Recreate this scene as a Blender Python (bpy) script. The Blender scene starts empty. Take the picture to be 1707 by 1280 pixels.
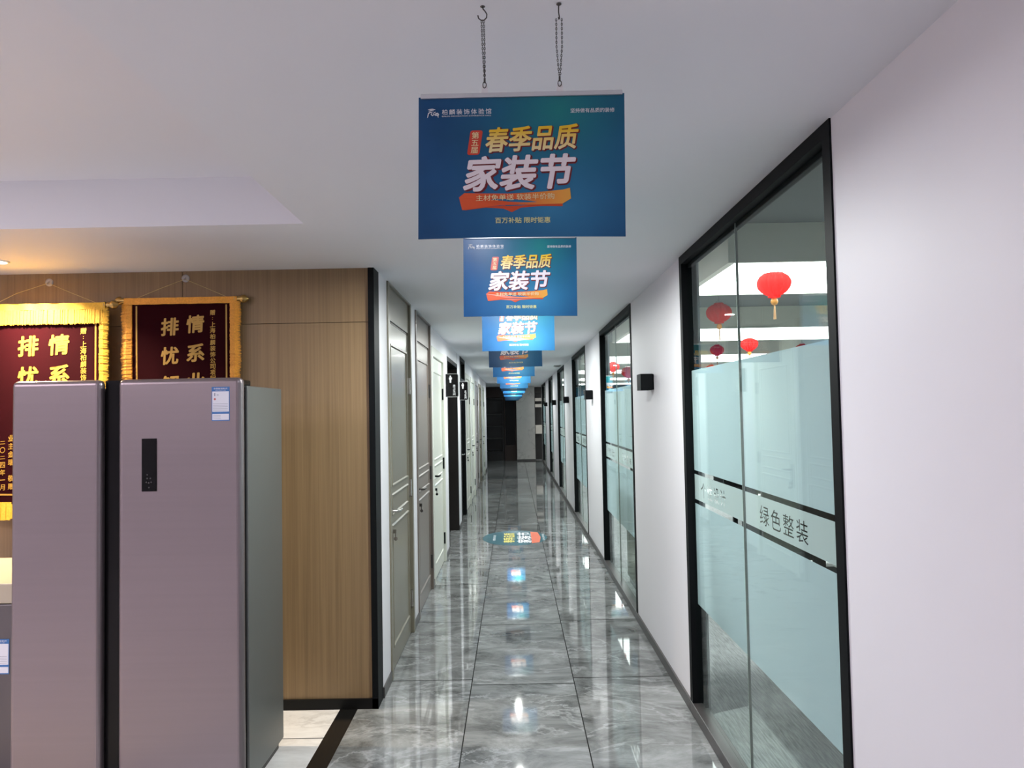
import bpy, math, random
from mathutils import Vector, Matrix
random.seed(7)
S = bpy.context.scene
COL = S.collection
PI = math.pi

# ------------------------------------------------------------------ camera, world, big lights
CAM_H = 1.59
F_PX = 1217.0
def make_camera(pitch=2.165, yaw=-0.06, roll=-1.07):
    p, y, r = (math.radians(a) for a in (pitch, yaw, roll))
    d = Vector((math.sin(y)*math.cos(p), math.cos(y)*math.cos(p), math.sin(p)))
    r0 = Vector((math.cos(y), -math.sin(y), 0)); u0 = r0.cross(d)
    rr = math.cos(r)*r0 + math.sin(r)*u0
    uu = -math.sin(r)*r0 + math.cos(r)*u0
    cam = bpy.data.cameras.new('camera')
    cam.sensor_fit = 'HORIZONTAL'; cam.sensor_width = 36.0
    cam.lens = F_PX*36.0/1707.0
    cam.clip_start = 0.02; cam.clip_end = 200
    o = bpy.data.objects.new('camera', cam); COL.objects.link(o)
    o.matrix_world = Matrix(((rr.x, uu.x, -d.x, 0), (rr.y, uu.y, -d.y, 0), (rr.z, uu.z, -d.z, CAM_H), (0, 0, 0, 1)))
    S.camera = o
make_camera()

S.view_settings.view_transform = 'Standard'
S.view_settings.look = 'None'
S.view_settings.exposure = 0.0
S.view_settings.gamma = 1.0
S.view_settings.use_curve_mapping = False
S.cycles.max_bounces = 10
S.cycles.diffuse_bounces = 5
S.cycles.glossy_bounces = 5
S.cycles.transmission_bounces = 6
S.cycles.transparent_max_bounces = 24
S.cycles.caustics_reflective = False
S.cycles.caustics_refractive = False

w = bpy.data.worlds.new('world'); S.world = w; w.use_nodes = True
w.node_tree.nodes['Background'].inputs[0].default_value = (0.75, 0.78, 0.85, 1)
w.node_tree.nodes['Background'].inputs[1].default_value = 0.05

def area_light(name, loc, size, power, color, rot=(0, 0, 0), size_y=None, parent=None, spread=None, shape=None):
    l = bpy.data.lights.new(name, 'AREA')
    l.energy = power; l.color = color; l.size = size
    if shape: l.shape = shape
    elif size_y: l.shape = 'RECTANGLE'; l.size_y = size_y
    if spread: l.spread = math.radians(spread)
    o = bpy.data.objects.new(name, l); COL.objects.link(o)
    o.location = loc; o.rotation_euler = rot
    if parent: o.parent = parent
    return o
# the showroom's own ceiling lights (left of and behind the photographer)
SHOW = (1.0, 0.88, 0.975)
area_light('showroom_ceiling_light', (-3.5, 1.3, 2.59), 1.8, 70, SHOW, size_y=1.2)
area_light('showroom_ceiling_light', (-3.2, -1.8, 2.59), 1.8, 74, SHOW, size_y=1.2)
area_light('corridor_ceiling_light', (0.0, -1.6, 2.39), 0.5, 4, (0.94, 0.93, 1.0), size_y=0.5)

# ------------------------------------------------------------------ mesh helper
class MB:
    def __init__(self): self.v = []; self.f = []; self.sm = []
    def add(self, vs, fs, smooth=False):
        n = len(self.v); self.v += [tuple(p) for p in vs]
        for q in fs: self.f.append([i+n for i in q]); self.sm.append(smooth)
        return self
    def box(self, x0, x1, y0, y1, z0, z1):
        x0, x1 = min(x0, x1), max(x0, x1); y0, y1 = min(y0, y1), max(y0, y1); z0, z1 = min(z0, z1), max(z0, z1)
        vs = [(x, y, z) for z in (z0, z1) for y in (y0, y1) for x in (x0, x1)]
        return self.add(vs, [(0, 2, 3, 1), (4, 5, 7, 6), (0, 1, 5, 4), (2, 6, 7, 3), (0, 4, 6, 2), (1, 3, 7, 5)])
    def prism(self, pts, axis, a, b):
        # polygon pts (2-D) swept along an axis: axis 'x' -> pts are (y,z), 'y' -> (x,z), 'z' -> (x,y)
        def m(p, t):
            return {'x': (t, p[0], p[1]), 'y': (p[0], t, p[1]), 'z': (p[0], p[1], t)}[axis]
        n = len(pts)
        vs = [m(p, a) for p in pts] + [m(p, b) for p in pts]
        fs = [tuple(range(n))[::-1], tuple(range(n, 2*n))] + [(i, (i+1) % n, n+(i+1) % n, n+i) for i in range(n)]
        return self.add(vs, fs)
    def tube(self, pts, r, n=8, closed=False, cap=True):
        P = [Vector(p) for p in pts]; m = len(P); rings = []
        prev = None
        for i, p in enumerate(P):
            a = P[(i-1) % m] if (closed or i > 0) else p
            b = P[(i+1) % m] if (closed or i < m-1) else p
            t = (b-a).normalized()
            if prev is None:
                ref = Vector((0, 0, 1)) if abs(t.z) < 0.9 else Vector((1, 0, 0))
                nrm = t.cross(ref).normalized()
            else:
                nrm = (prev - t*prev.dot(t)).normalized()
            prev = nrm; bn = t.cross(nrm)
            rad = r[i] if isinstance(r, (list, tuple)) else r
            rings.append([p + (nrm*math.cos(2*PI*k/n) + bn*math.sin(2*PI*k/n))*rad for k in range(n)])
        vs = [q for R in rings for q in R]; fs = []
        for i in range(m if closed else m-1):
            j = (i+1) % m
            for k in range(n):
                fs.append((i*n+k, i*n+(k+1) % n, j*n+(k+1) % n, j*n+k))
        self.add(vs, fs, True)
        if cap and not closed:
            self.add(rings[0], [tuple(range(n))[::-1]]); self.add(rings[-1], [tuple(range(n))])
        return self
    def lathe(self, prof, n=24, c=(0, 0, 0), lobes=0, depth=0.0, axis='z'):
        vs = []; fs = []; m = len(prof)
        for (r, z) in prof:
            for k in range(n):
                t = 2*PI*k/n
                q = r*(1 - depth*(0.5-0.5*math.cos(lobes*t))) if lobes else r
                x, y = q*math.cos(t), q*math.sin(t)
                if axis == 'z': p = (c[0]+x, c[1]+y, c[2]+z)
                elif axis == 'x': p = (c[0]+z, c[1]+x, c[2]+y)
                else: p = (c[0]+x, c[1]+z, c[2]+y)
                vs.append(p)
        for i in range(m-1):
            for k in range(n):
                fs.append((i*n+k, i*n+(k+1) % n, (i+1)*n+(k+1) % n, (i+1)*n+k))
        self.add(vs, fs, not lobes)
        self.add(vs[:n], [tuple(range(n))[::-1]]); self.add(vs[-n:], [tuple(range(n))])
        return self
    def grid(self, fn, nu, nv, smooth=True):
        vs = [fn(i/nu, j/nv) for j in range(nv+1) for i in range(nu+1)]
        fs = [(j*(nu+1)+i, j*(nu+1)+i+1, (j+1)*(nu+1)+i+1, (j+1)*(nu+1)+i) for j in range(nv) for i in range(nu)]
        return self.add(vs, fs, smooth)
    def glyphs(self, body, x0, y0, wd, ht, place, bold=0.0, shear=0.0, line=1.0, spacing=1.0, align='LEFT', lift=(0, -1, 0)):
        vs, fs = glyph_mesh(body, bold, shear, line, spacing, align)
        L_ = Vector(lift)*1.2e-5      # the thickened copies lie a hair apart
        return self.add([tuple(Vector(place(x0 + p[0]*wd, y0 + p[1]*ht)) + L_*p[2]) for p in vs], fs)
    def build(self, name, mat, parent=None, bevel=0.0, seg=2, kind=None, label=None, cat=None, group=None):
        me = bpy.data.meshes.new(name)
        off = Vector((0, 0, 0)); q = parent
        while q is not None: off += q.location; q = q.parent
        me.from_pydata([tuple(Vector(p)-off) for p in self.v], [], self.f)
        me.materials.append(mat)
        me.polygons.foreach_set('use_smooth', self.sm)
        me.update()
        o = bpy.data.objects.new(name, me); COL.objects.link(o)
        if parent: o.parent = parent
        if bevel:
            b = o.modifiers.new('bevel', 'BEVEL'); b.width = bevel; b.segments = seg; b.limit_method = 'ANGLE'; b.angle_limit = 0.7
        tag(o, label, cat, group, kind)
        return o

_glyph_cache = {}
def glyph_mesh(body, bold=0.0, shear=0.0, line=1.0, spacing=1.0, align='LEFT'):
    """the string as flat faces, fitted to the unit square"""
    key = (body, bold, shear, line, spacing, align)
    if key in _glyph_cache: return _glyph_cache[key]
    cu = bpy.data.curves.new('lettering', 'FONT'); cu.body = body; cu.size = 1.0
    cu.shear = shear; cu.space_line = line; cu.space_character = spacing; cu.align_x = align
    cu.resolution_u = 3; cu.fill_mode = 'FRONT'
    o = bpy.data.objects.new('lettering', cu); COL.objects.link(o)
    dg = bpy.context.evaluated_depsgraph_get()
    me = bpy.data.meshes.new_from_object(o.evaluated_get(dg))
    P0 = [(v.co.x, v.co.y, 0) for v in me.vertices]; F0 = [tuple(p.vertices) for p in me.polygons]
    P, F = list(P0), list(F0)
    if bold:                      # heavier strokes: the outline thickened all round
        nb = 8 if bold > 0.015 else 4
        for k in range(nb):
            n = len(P); dx, dy = bold*math.cos(2*PI*k/nb+0.39), bold*math.sin(2*PI*k/nb+0.39)
            P += [(x+dx, y+dy, k+1) for x, y, _ in P0]; F += [tuple(i+n for i in f) for f in F0]
    bpy.data.objects.remove(o); bpy.data.curves.remove(cu); bpy.data.meshes.remove(me)
    xs = [p[0] for p in P]; ys = [p[1] for p in P]
    a, b, c, d = min(xs), max(xs), min(ys), max(ys)
    out = ([((p[0]-a)/(b-a), (p[1]-c)/(d-c), p[2]) for p in P], F)
    _glyph_cache[key] = out
    return out

def tag(o, label=None, cat=None, group=None, kind=None):
    if label: o['label'] = label
    if cat: o['category'] = cat
    if group: o['group'] = group
    if kind: o['kind'] = kind
    return o
def thing(name, label, cat, loc=(0, 0, 0), group=None, kind=None, rz=0.0):
    o = bpy.data.objects.new(name, None); COL.objects.link(o)
    o.empty_display_size = 0.05
    o.location = loc; o.rotation_euler = (0, 0, rz)
    return tag(o, label, cat, group, kind)
def kids(o): return [c for c in bpy.data.objects if c.parent is o]
def copy_tree(o, parent=None):
    c = o.copy(); COL.objects.link(c)
    if parent: c.parent = parent
    for ch in kids(o): copy_tree(ch, c)
    return c

# ------------------------------------------------------------------ materials
def srgb(r, g, b):
    def l(c):
        c /= 255.0
        return c/12.92 if c <= 0.04045 else ((c+0.055)/1.055)**2.4
    return (l(r), l(g), l(b), 1.0)
def new_mat(name):
    m = bpy.data.materials.new(name); m.use_nodes = True
    nt = m.node_tree; nt.nodes.clear()
    out = nt.nodes.new('ShaderNodeOutputMaterial')
    return m, nt, out
def nd(nt, t, **kw):
    n = nt.nodes.new(t)
    for k, v in kw.items(): setattr(n, k, v)
    return n
def pbr(name, col, rough=0.5, metal=0.0, noise=0.06, scale=6.0, stretch=(1, 1, 1), coat=0.0, spec=0.5, bump=0.0, coat_rough=0.05):
    m, nt, out = new_mat(name)
    b = nd(nt, 'ShaderNodeBsdfPrincipled')
    tc = nd(nt, 'ShaderNodeTexCoord'); mp = nd(nt, 'ShaderNodeMapping'); mp.inputs['Scale'].default_value = stretch
    nz = nd(nt, 'ShaderNodeTexNoise'); nz.inputs['Scale'].default_value = scale; nz.inputs['Detail'].default_value = 4
    nt.links.new(tc.outputs['Object'], mp.inputs[0]); nt.links.new(mp.outputs[0], nz.inputs['Vector'])
    mx = nd(nt, 'ShaderNodeMix', data_type='RGBA'); lo = tuple(c*(1-noise) for c in col[:3])+(1,); hi = tuple(min(1, c*(1+noise)) for c in col[:3])+(1,)
    mx.inputs[6].default_value = lo; mx.inputs[7].default_value = hi
    nt.links.new(nz.outputs[0], mx.inputs[0]); nt.links.new(mx.outputs[2], b.inputs['Base Color'])
    b.inputs['Roughness'].default_value = rough; b.inputs['Metallic'].default_value = metal
    b.inputs['Coat Weight'].default_value = coat; b.inputs['Coat Roughness'].default_value = coat_rough
    b.inputs['Specular IOR Level'].default_value = spec
    if bump:
        bp = nd(nt, 'ShaderNodeBump'); bp.inputs['Strength'].default_value = bump; bp.inputs['Distance'].default_value = 0.002
        nt.links.new(nz.outputs[0], bp.inputs['Height']); nt.links.new(bp.outputs[0], b.inputs['Normal'])
    nt.links.new(b.outputs[0], out.inputs[0])
    return m
def emit(name, col, strength):
    m, nt, out = new_mat(name)
    e = nd(nt, 'ShaderNodeEmission'); e.inputs[0].default_value = col; e.inputs[1].default_value = strength
    nt.links.new(e.outputs[0], out.inputs[0]); return m

M = {}
M['wall'] = pbr('white_wall_paint', (0.735, 0.728, 0.765, 1), 0.5, noise=0.02, scale=2)
M['ceiling'] = pbr('ceiling_paint', (0.76, 0.775, 0.815, 1), 0.6, noise=0.02, scale=1)
M['black_metal'] = pbr('black_frame_metal', (0.007, 0.008, 0.009, 1), 0.5, noise=0.1, spec=0.08)
M['skirting'] = pbr('brown_grey_skirting', (0.06, 0.055, 0.055, 1), 0.35)
M['black_skirting'] = pbr('black_skirting', (0.006, 0.006, 0.006, 1), 0.4, spec=0.2)
M['black_stone'] = pbr('black_stone_strip', (0.008, 0.008, 0.008, 1), 0.15, scale=20, noise=0.2, spec=0.3)
M['chrome'] = pbr('satin_nickel', (0.55, 0.53, 0.5, 1), 0.25, 1.0)
M['dark_steel'] = pbr('dark_chain_steel', (0.09, 0.085, 0.08, 1), 0.4, 0.8)
M['white_plastic'] = pbr('white_plastic', (0.9, 0.9, 0.9, 1), 0.3)
M['black_plastic'] = pbr('black_gloss_plastic', (0.004, 0.004, 0.0045, 1), 0.2, spec=0.2)
M['alu'] = pbr('brushed_aluminium', (0.7, 0.72, 0.74, 1), 0.3, 0.9)

def wood_mat():
    m, nt, out = new_mat('wood_veneer')
    b = nd(nt, 'ShaderNodeBsdfPrincipled'); tc = nd(nt, 'ShaderNodeTexCoord')
    mp = nd(nt, 'ShaderNodeMapping'); mp.inputs['Scale'].default_value = (90, 90, 1.3)
    nz = nd(nt, 'ShaderNodeTexNoise'); nz.inputs['Scale'].default_value = 1.0; nz.inputs['Detail'].default_value = 6
    mp2 = nd(nt, 'ShaderNodeMapping'); mp2.inputs['Scale'].default_value = (30, 30, 0.5)
    nz2 = nd(nt, 'ShaderNodeTexNoise'); nz2.inputs['Scale'].default_value = 1.0
    for a, c in ((mp, nz), (mp2, nz2)):
        nt.links.new(tc.outputs['Object'], a.inputs[0]); nt.links.new(a.outputs[0], c.inputs['Vector'])
    ad = nd(nt, 'ShaderNodeMath', operation='ADD'); nt.links.new(nz.outputs[0], ad.inputs[0]); nt.links.new(nz2.outputs[0], ad.inputs[1])
    r = nd(nt, 'ShaderNodeValToRGB')
    r.color_ramp.elements[0].position = 0.62; r.color_ramp.elements[0].color = (0.215, 0.138, 0.068, 1)
    r.color_ramp.elements[1].position = 1.3 if False else 1.0; r.color_ramp.elements[1].color = (0.295, 0.195, 0.098, 1)
    sc = nd(nt, 'ShaderNodeMath', operation='MULTIPLY'); sc.inputs[1].default_value = 0.8
    nt.links.new(ad.outputs[0], sc.inputs[0]); nt.links.new(sc.outputs[0], r.inputs[0])
    nt.links.new(r.outputs[0], b.inputs['Base Color']); b.inputs['Roughness'].default_value = 0.5
    nt.links.new(b.outputs[0], out.inputs[0]); return m
M['wood'] = wood_mat()

def marble_floor(name, dark, light, vein, ox, oy, tw, tl, side_shift, grout, rough, vein_amount=0.8):
    """polished stone tiles laid on a grid, every tile with its own piece of the pattern"""
    m, nt, out = new_mat(name); L = nt.links
    b = nd(nt, 'ShaderNodeBsdfPrincipled'); tc = nd(nt, 'ShaderNodeTexCoord')
    sp = nd(nt, 'ShaderNodeSeparateXYZ'); L.new(tc.outputs['Object'], sp.inputs[0])
    def mth(op, a, b_=None, c=None):
        n = nd(nt, 'ShaderNodeMath', operation=op)
        for i, q in enumerate((a, b_, c)):
            if q is None: continue
            if isinstance(q, (int, float)): n.inputs[i].default_value = q
            else: L.new(q, n.inputs[i])
        return n.outputs[0]
    u = mth('DIVIDE', mth('SUBTRACT', sp.outputs[0], ox), tw)
    iu = mth('FLOOR', u); fu = mth('SUBTRACT', u, iu)
    par = mth('MINIMUM', mth('ABSOLUTE', iu), 1.0)
    y = mth('SUBTRACT', mth('SUBTRACT', sp.outputs[1], oy), mth('MULTIPLY', par, side_shift))
    v = mth('DIVIDE', y, tl); iv = mth('FLOOR', v); fv = mth('SUBTRACT', v, iv)
    du = mth('MULTIPLY', mth('MINIMUM', fu, mth('SUBTRACT', 1.0, fu)), tw)
    dv = mth('MULTIPLY', mth('MINIMUM', fv, mth('SUBTRACT', 1.0, fv)), tl)
    g = mth('LESS_THAN', mth('MINIMUM', du, mth('MULTIPLY', dv, 0.6)), 0.0028)
    cid = nd(nt, 'ShaderNodeCombineXYZ'); L.new(iu, cid.inputs[0]); L.new(iv, cid.inputs[1])
    wn = nd(nt, 'ShaderNodeTexWhiteNoise', noise_dimensions='3D'); L.new(cid.outputs[0], wn.inputs['Vector'])
    off = nd(nt, 'ShaderNodeVectorMath', operation='MULTIPLY_ADD')
    L.new(wn.outputs['Color'], off.inputs[0]); off.inputs[1].default_value = (9, 9, 9); L.new(tc.outputs['Object'], off.inputs[2])
    rot = nd(nt, 'ShaderNodeMapping'); rot.inputs['Rotation'].default_value = (0, 0, 0.6); rot.inputs['Scale'].default_value = (1.0, 1.7, 1)
    L.new(off.outputs[0], rot.inputs[0])
    n1 = nd(nt, 'ShaderNodeTexNoise'); n1.inputs['Scale'].default_value = 2.6; n1.inputs['Detail'].default_value = 12; n1.inputs['Roughness'].default_value = 0.72; n1.inputs['Distortion'].default_value = 0.6
    n2 = nd(nt, 'ShaderNodeTexNoise'); n2.inputs['Scale'].default_value = 1.1; n2.inputs['Detail'].default_value = 7; n2.inputs['Roughness'].default_value = 0.62; n2.inputs['Distortion'].default_value = 0.5
    n3 = nd(nt, 'ShaderNodeTexNoise'); n3.inputs['Scale'].default_value = 5.0; n3.inputs['Detail'].default_value = 3
    L.new(rot.outputs[0], n1.inputs['Vector']); L.new(rot.outputs[0], n2.inputs['Vector']); L.new(rot.outputs[0], n3.inputs['Vector'])
    r1 = nd(nt, 'ShaderNodeValToRGB'); r1.color_ramp.elements[0].position = 0.36; r1.color_ramp.elements[0].color = dark
    r1.color_ramp.elements[1].position = 0.65; r1.color_ramp.elements[1].color = light
    L.new(n1.outputs[0], r1.inputs[0])
    vn = mth('SUBTRACT', 1.0, mth('MINIMUM', mth('MULTIPLY', mth('ABSOLUTE', mth('SUBTRACT', n2.outputs[0], 0.5)), 60.0), 1.0))
    vn = mth('MULTIPLY', vn, mth('MULTIPLY', n3.outputs[0], vein_amount))
    m1 = nd(nt, 'ShaderNodeMix', data_type='RGBA'); L.new(vn, m1.inputs[0]); L.new(r1.outputs[0], m1.inputs[6]); m1.inputs[7].default_value = vein
    m2 = nd(nt, 'ShaderNodeMix', data_type='RGBA'); L.new(g, m2.inputs[0]); L.new(m1.outputs[2], m2.inputs[6]); m2.inputs[7].default_value = grout
    L.new(m2.outputs[2], b.inputs['Base Color'])
    rr = mth('ADD', rough, mth('MULTIPLY', g, 0.5)); L.new(rr, b.inputs['Roughness'])
    L.new(mth('SUBTRACT', 0.5, mth('MULTIPLY', g, 0.5)), b.inputs['Specular IOR Level'])
    b.inputs['IOR'].default_value = 1.55
    L.new(b.outputs[0], out.inputs[0]); return m
M['floor'] = marble_floor('grey_marble_tiles', (0.085, 0.088, 0.087, 1), (0.31, 0.318, 0.32, 1), (0.46, 0.47, 0.48, 1), -0.273, 4.325, 0.6, 1.2, 0.085, (0.02, 0.02, 0.02, 1), 0.035)
M['white_floor'] = marble_floor('white_marble_tiles', (0.55, 0.53, 0.52, 1), (0.78, 0.77, 0.76, 1), (0.42, 0.40, 0.39, 1), -0.966-0.45, 3.66, 0.75, 1.5, 0.0, (0.12, 0.12, 0.12, 1), 0.08)
M['pillar'] = marble_floor('pale_marble_slabs', (0.62, 0.59, 0.56, 1), (0.70, 0.67, 0.63, 1), (0.16, 0.15, 0.14, 1), -3, 0, 6, 30, 0.0, (0.05, 0.05, 0.05, 1), 0.15, 0.5)

def glass_mat():
    m, nt, out = new_mat('clear_glass'); L = nt.links
    lw = nd(nt, 'ShaderNodeLayerWeight'); lw.inputs[0].default_value = 0.5
    pw = nd(nt, 'ShaderNodeMath', operation='POWER'); L.new(lw.outputs['Facing'], pw.inputs[0]); pw.inputs[1].default_value = 5
    ma = nd(nt, 'ShaderNodeMath', operation='MULTIPLY_ADD'); L.new(pw.outputs[0], ma.inputs[0]); ma.inputs[1].default_value = 0.42; ma.inputs[2].default_value = 0.022
    t = nd(nt, 'ShaderNodeBsdfTransparent'); t.inputs[0].default_value = (0.94, 0.985, 0.97, 1)
    g = nd(nt, 'ShaderNodeBsdfGlossy'); g.inputs['Roughness'].default_value = 0.0; g.inputs[0].default_value = (0.95, 1, 0.98, 1)
    mx = nd(nt, 'ShaderNodeMixShader'); L.new(ma.outputs[0], mx.inputs[0]); L.new(t.outputs[0], mx.inputs[1]); L.new(g.outputs[0], mx.inputs[2])
    L.new(mx.outputs[0], out.inputs[0]); return m
M['glass'] = glass_mat()
def film_mat(name, col, tr):
    m, nt, out = new_mat(name); L = nt.links
    tc = nd(nt, 'ShaderNodeTexCoord'); nz = nd(nt, 'ShaderNodeTexNoise'); nz.inputs['Scale'].default_value = 1.3
    L.new(tc.outputs['Object'], nz.inputs['Vector'])
    mx = nd(nt, 'ShaderNodeMix', data_type='RGBA'); mx.inputs[6].default_value = tuple(c*0.96 for c in col[:3])+(1,); mx.inputs[7].default_value = col
    L.new(nz.outputs[0], mx.inputs[0])
    a = nd(nt, 'ShaderNodeBsdfTranslucent'); b = nd(nt, 'ShaderNodeBsdfDiffuse')
    L.new(mx.outputs[2], a.inputs[0]); L.new(mx.outputs[2], b.inputs[0])
    s = nd(nt, 'ShaderNodeMixShader'); s.inputs[0].default_value = tr
    L.new(b.outputs[0], s.inputs[1]); L.new(a.outputs[0], s.inputs[2]); L.new(s.outputs[0], out.inputs[0]); return m
M['film'] = film_mat('frosted_film', (0.79, 0.875, 0.915, 1), 0.66)
M['film_band'] = film_mat('frosted_film_band', (0.76, 0.845, 0.865, 1), 0.6)
M['red_paper'] = film_mat('red_lantern_paper', (0.90, 0.045, 0.04, 1), 0.5)

# ------------------------------------------------------------------ room shell
XL, XR, ZC = -0.757, 0.91, 2.40
WY = 4.015           # face of the wood panelled wall
END = 24.6
def st(mb, name, mat, label, cat, **k): return mb.build(name, mat, None, kind='structure', label=label, cat=cat, **k)

st(MB().box(-0.87, 1.0, -4.5, 4.02, -0.1, 0).box(-2.8, 1.0, 4.02, END, -0.1, 0), 'floor', M['floor'], 'polished grey marble tile floor of the long corridor', 'floor')
st(MB().box(-5.5, -0.966, -4.5, 4.02, -0.1, 0), 'floor', M['white_floor'], 'white veined marble floor beside the refrigerator', 'floor')
st(MB().box(-0.966, -0.87, -4.5, 4.02, -0.1, 0.0), 'trim_1', M['black_stone'], 'black stone strip between white and grey floor', 'floor strip')
M['carpet'] = pbr('striped_grey_carpet', (0.34, 0.345, 0.35, 1), 0.95, noise=0.75, scale=1.0, stretch=(110, 9, 1), bump=0.2)
st(MB().box(1.0, 8.5, -4.5, END, -0.1, 0), 'floor', M['carpet'], 'grey streaked carpet of the office behind the glass', 'floor')

# ceiling: corridor soffit, soffit over the wood wall, and the raised tray
st(MB().box(-0.871, 1.01, -4.5, 3.055, ZC, 2.72).box(-5.5, 1.01, 3.055, 4.15, ZC, 2.72).box(-0.9, 1.01, 4.15, END, ZC, 2.72), 'ceiling', M['ceiling'], 'flat pale grey plaster ceiling over the corridor', 'ceiling')
st(MB().box(-5.5, -0.871, -4.5, 3.055, 2.605, 2.72), 'ceiling', M['ceiling'], 'raised pale ceiling tray left of the corridor', 'ceiling')
M['office_ceiling'] = pbr('office_ceiling_grey', (0.16, 0.165, 0.165, 1), 0.7)
st(MB().box(1.01, 8.5, -4.5, END, 2.62, 2.72), 'ceiling', M['office_ceiling'], 'dark grey ceiling of the office behind the glass', 'ceiling')
M['dark_lobby'] = pbr('dark_lobby_paint', (0.05, 0.045, 0.042, 1), 0.5)
st(MB().box(-5.5, -0.9, 20.6, END, ZC, 2.72), 'ceiling', M['dark_lobby'], 'dark ceiling of the lobby at the corridor end', 'ceiling')

st(MB().box(-5.6, -5.5, -4.5, 4.15, -0.1, 2.72), 'wall_left', M['wall'], 'white side wall of the showroom', 'wall')
st(MB().box(-5.6, 8.6, -4.6, -4.5, -0.1, 2.72), 'wall_back', M['wall'], 'white wall behind the photographer', 'wall')
M['office_wall'] = pbr('office_wall_paint', (0.62, 0.63, 0.63, 1), 0.7)
st(MB().box(8.5, 8.6, -4.5, END, -0.1, 2.72), 'wall_right', M['office_wall'], 'grey far wall of the office', 'wall')
st(MB().box(-5.6, 8.6, END, END+0.1, -0.1, 2.72), 'wall_front', M['dark_lobby'], 'dark wall across the end of the corridor', 'wall')
st(MB().box(-5.6, -5.5, 20.6, END, -0.1, 2.72), 'wall_left', M['dark_lobby'], 'dark side wall of the end lobby', 'wall')

# wood panelled wall with its black trims
panel = thing('wall_front', 'brown wood veneer panelled wall behind the refrigerator', 'wall', (-3.1, WY, 0), kind='structure')
SX, SZ, GAP = -1.818, 2.10, 0.003
for (a, b) in ((-5.5, -3.4), (-3.4+GAP, SX-GAP/2), (SX+GAP/2, -0.79)):
    for (c, d) in ((0.055, SZ-GAP/2), (SZ+GAP/2, ZC)):
        MB().box(a, b, WY, WY+0.018, c, d).build('veneer_panel', M['wood'], panel)
MB().box(-5.5, -0.79, WY+0.018, WY+0.135, 0, ZC).build('panel_backing', M['black_skirting'], panel)
st(MB().box(-5.5, XL-0.001, WY-0.012, WY, 0, 0.055), 'baseboard_left', M['black_skirting'], 'black skirting under the wood panelled wall', 'baseboard')
st(MB().box(-0.79, XL, WY-0.012, WY+0.135, 0.0, ZC), 'trim_2', M['black_metal'], 'black vertical edge strip at the corner of the wood wall', 'trim')

# ------------------------------------------------------------------ left corridor wall with its doors
def left_wall(y0, y1, z0=0.0, z1=ZC, label='white plaster wall between the doors of the corridor'):
    st(MB().box(XL-0.13, XL, y0, y1, z0, z1), 'wall_left', M['wall'], label, 'wall')
    if z0 < 0.01:
        st(MB().box(XL, XL+0.008, y0, y1, 0, 0.06), 'baseboard_left', M['skirting'], 'dark skirting along the left corridor wall', 'baseboard')

def moulding(mb, y0, y1, z0, z1, x, wd=0.022, hgt=0.009):
    # a raised rectangular bead on a door face (facing +X)
    def ring(d, h): return [(x+h, y0+d, z0+d), (x+h, y1-d, z0+d), (x+h, y1-d, z1-d), (x+h, y0+d, z1-d)]
    rs = [ring(0, 0), ring(wd*0.3, hgt), ring(wd*0.65, hgt), ring(wd, -0.002)]
    vs = [p for r in rs for p in r]; fs = []
    for i in range(3):
        for k in range(4): fs.append((i*4+k, i*4+(k+1) % 4, (i+1)*4+(k+1) % 4, (i+1)*4+k))
    mb.add(vs, fs)
    mb.add([(x+0.001, y0+wd, z0+wd), (x+0.001, y1-wd, z0+wd), (x+0.001, y1-wd, z1-wd), (x+0.001, y0+wd, z1-wd)], [(0, 1, 2, 3)])

def lever(y, z, x, par, metal, plate):
    mb = MB()
    if plate == 'long': mb.box(x, x+0.008, y-0.02, y+0.02, z-0.17, z+0.05)
    else: mb.lathe([(0.026, 0), (0.026, 0.008), (0.02, 0.010)], 16, (x, y, z), axis='x')
    mb.tube([(x+0.006, y, z), (x+0.045, y, z), (x+0.052, y+0.012, z), (x+0.052, y+0.12, z-0.003)], [0.010, 0.009, 0.009, 0.008], 8)
    h = mb.build('door_handle', metal, par)
    k = MB()
    if plate != 'long': k.lathe([(0.024, 0), (0.024, 0.007), (0.018, 0.009)], 16, (x, y, z-0.125), axis='x')
    k.lathe([(0.009, 0), (0.009, 0.014)], 10, (x, y, z-0.125), axis='x')
    k.build('lock_cylinder', metal, par)
    kk = MB().box(x+0.012, x+0.034, y-0.0015, y+0.0015, z-0.137, z-0.113).lathe([(0.012, -0.0012), (0.012, 0.0012)], 12, (x+0.03, y, z-0.17), axis='y')
    kk.box(x+0.026, x+0.032, y-0.001, y+0.001, z-0.165, z-0.125)
    kk.build('key', metal, par)
def hinge(y, z, x, par, mat):
    MB().box(x, x+0.012, y-0.006, y+0.010, z-0.06, z+0.06).lathe([(0.008, -0.06), (0.008, 0.06)], 10, (x+0.010, y+0.002, z)).build('hinge', mat, par)

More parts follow.
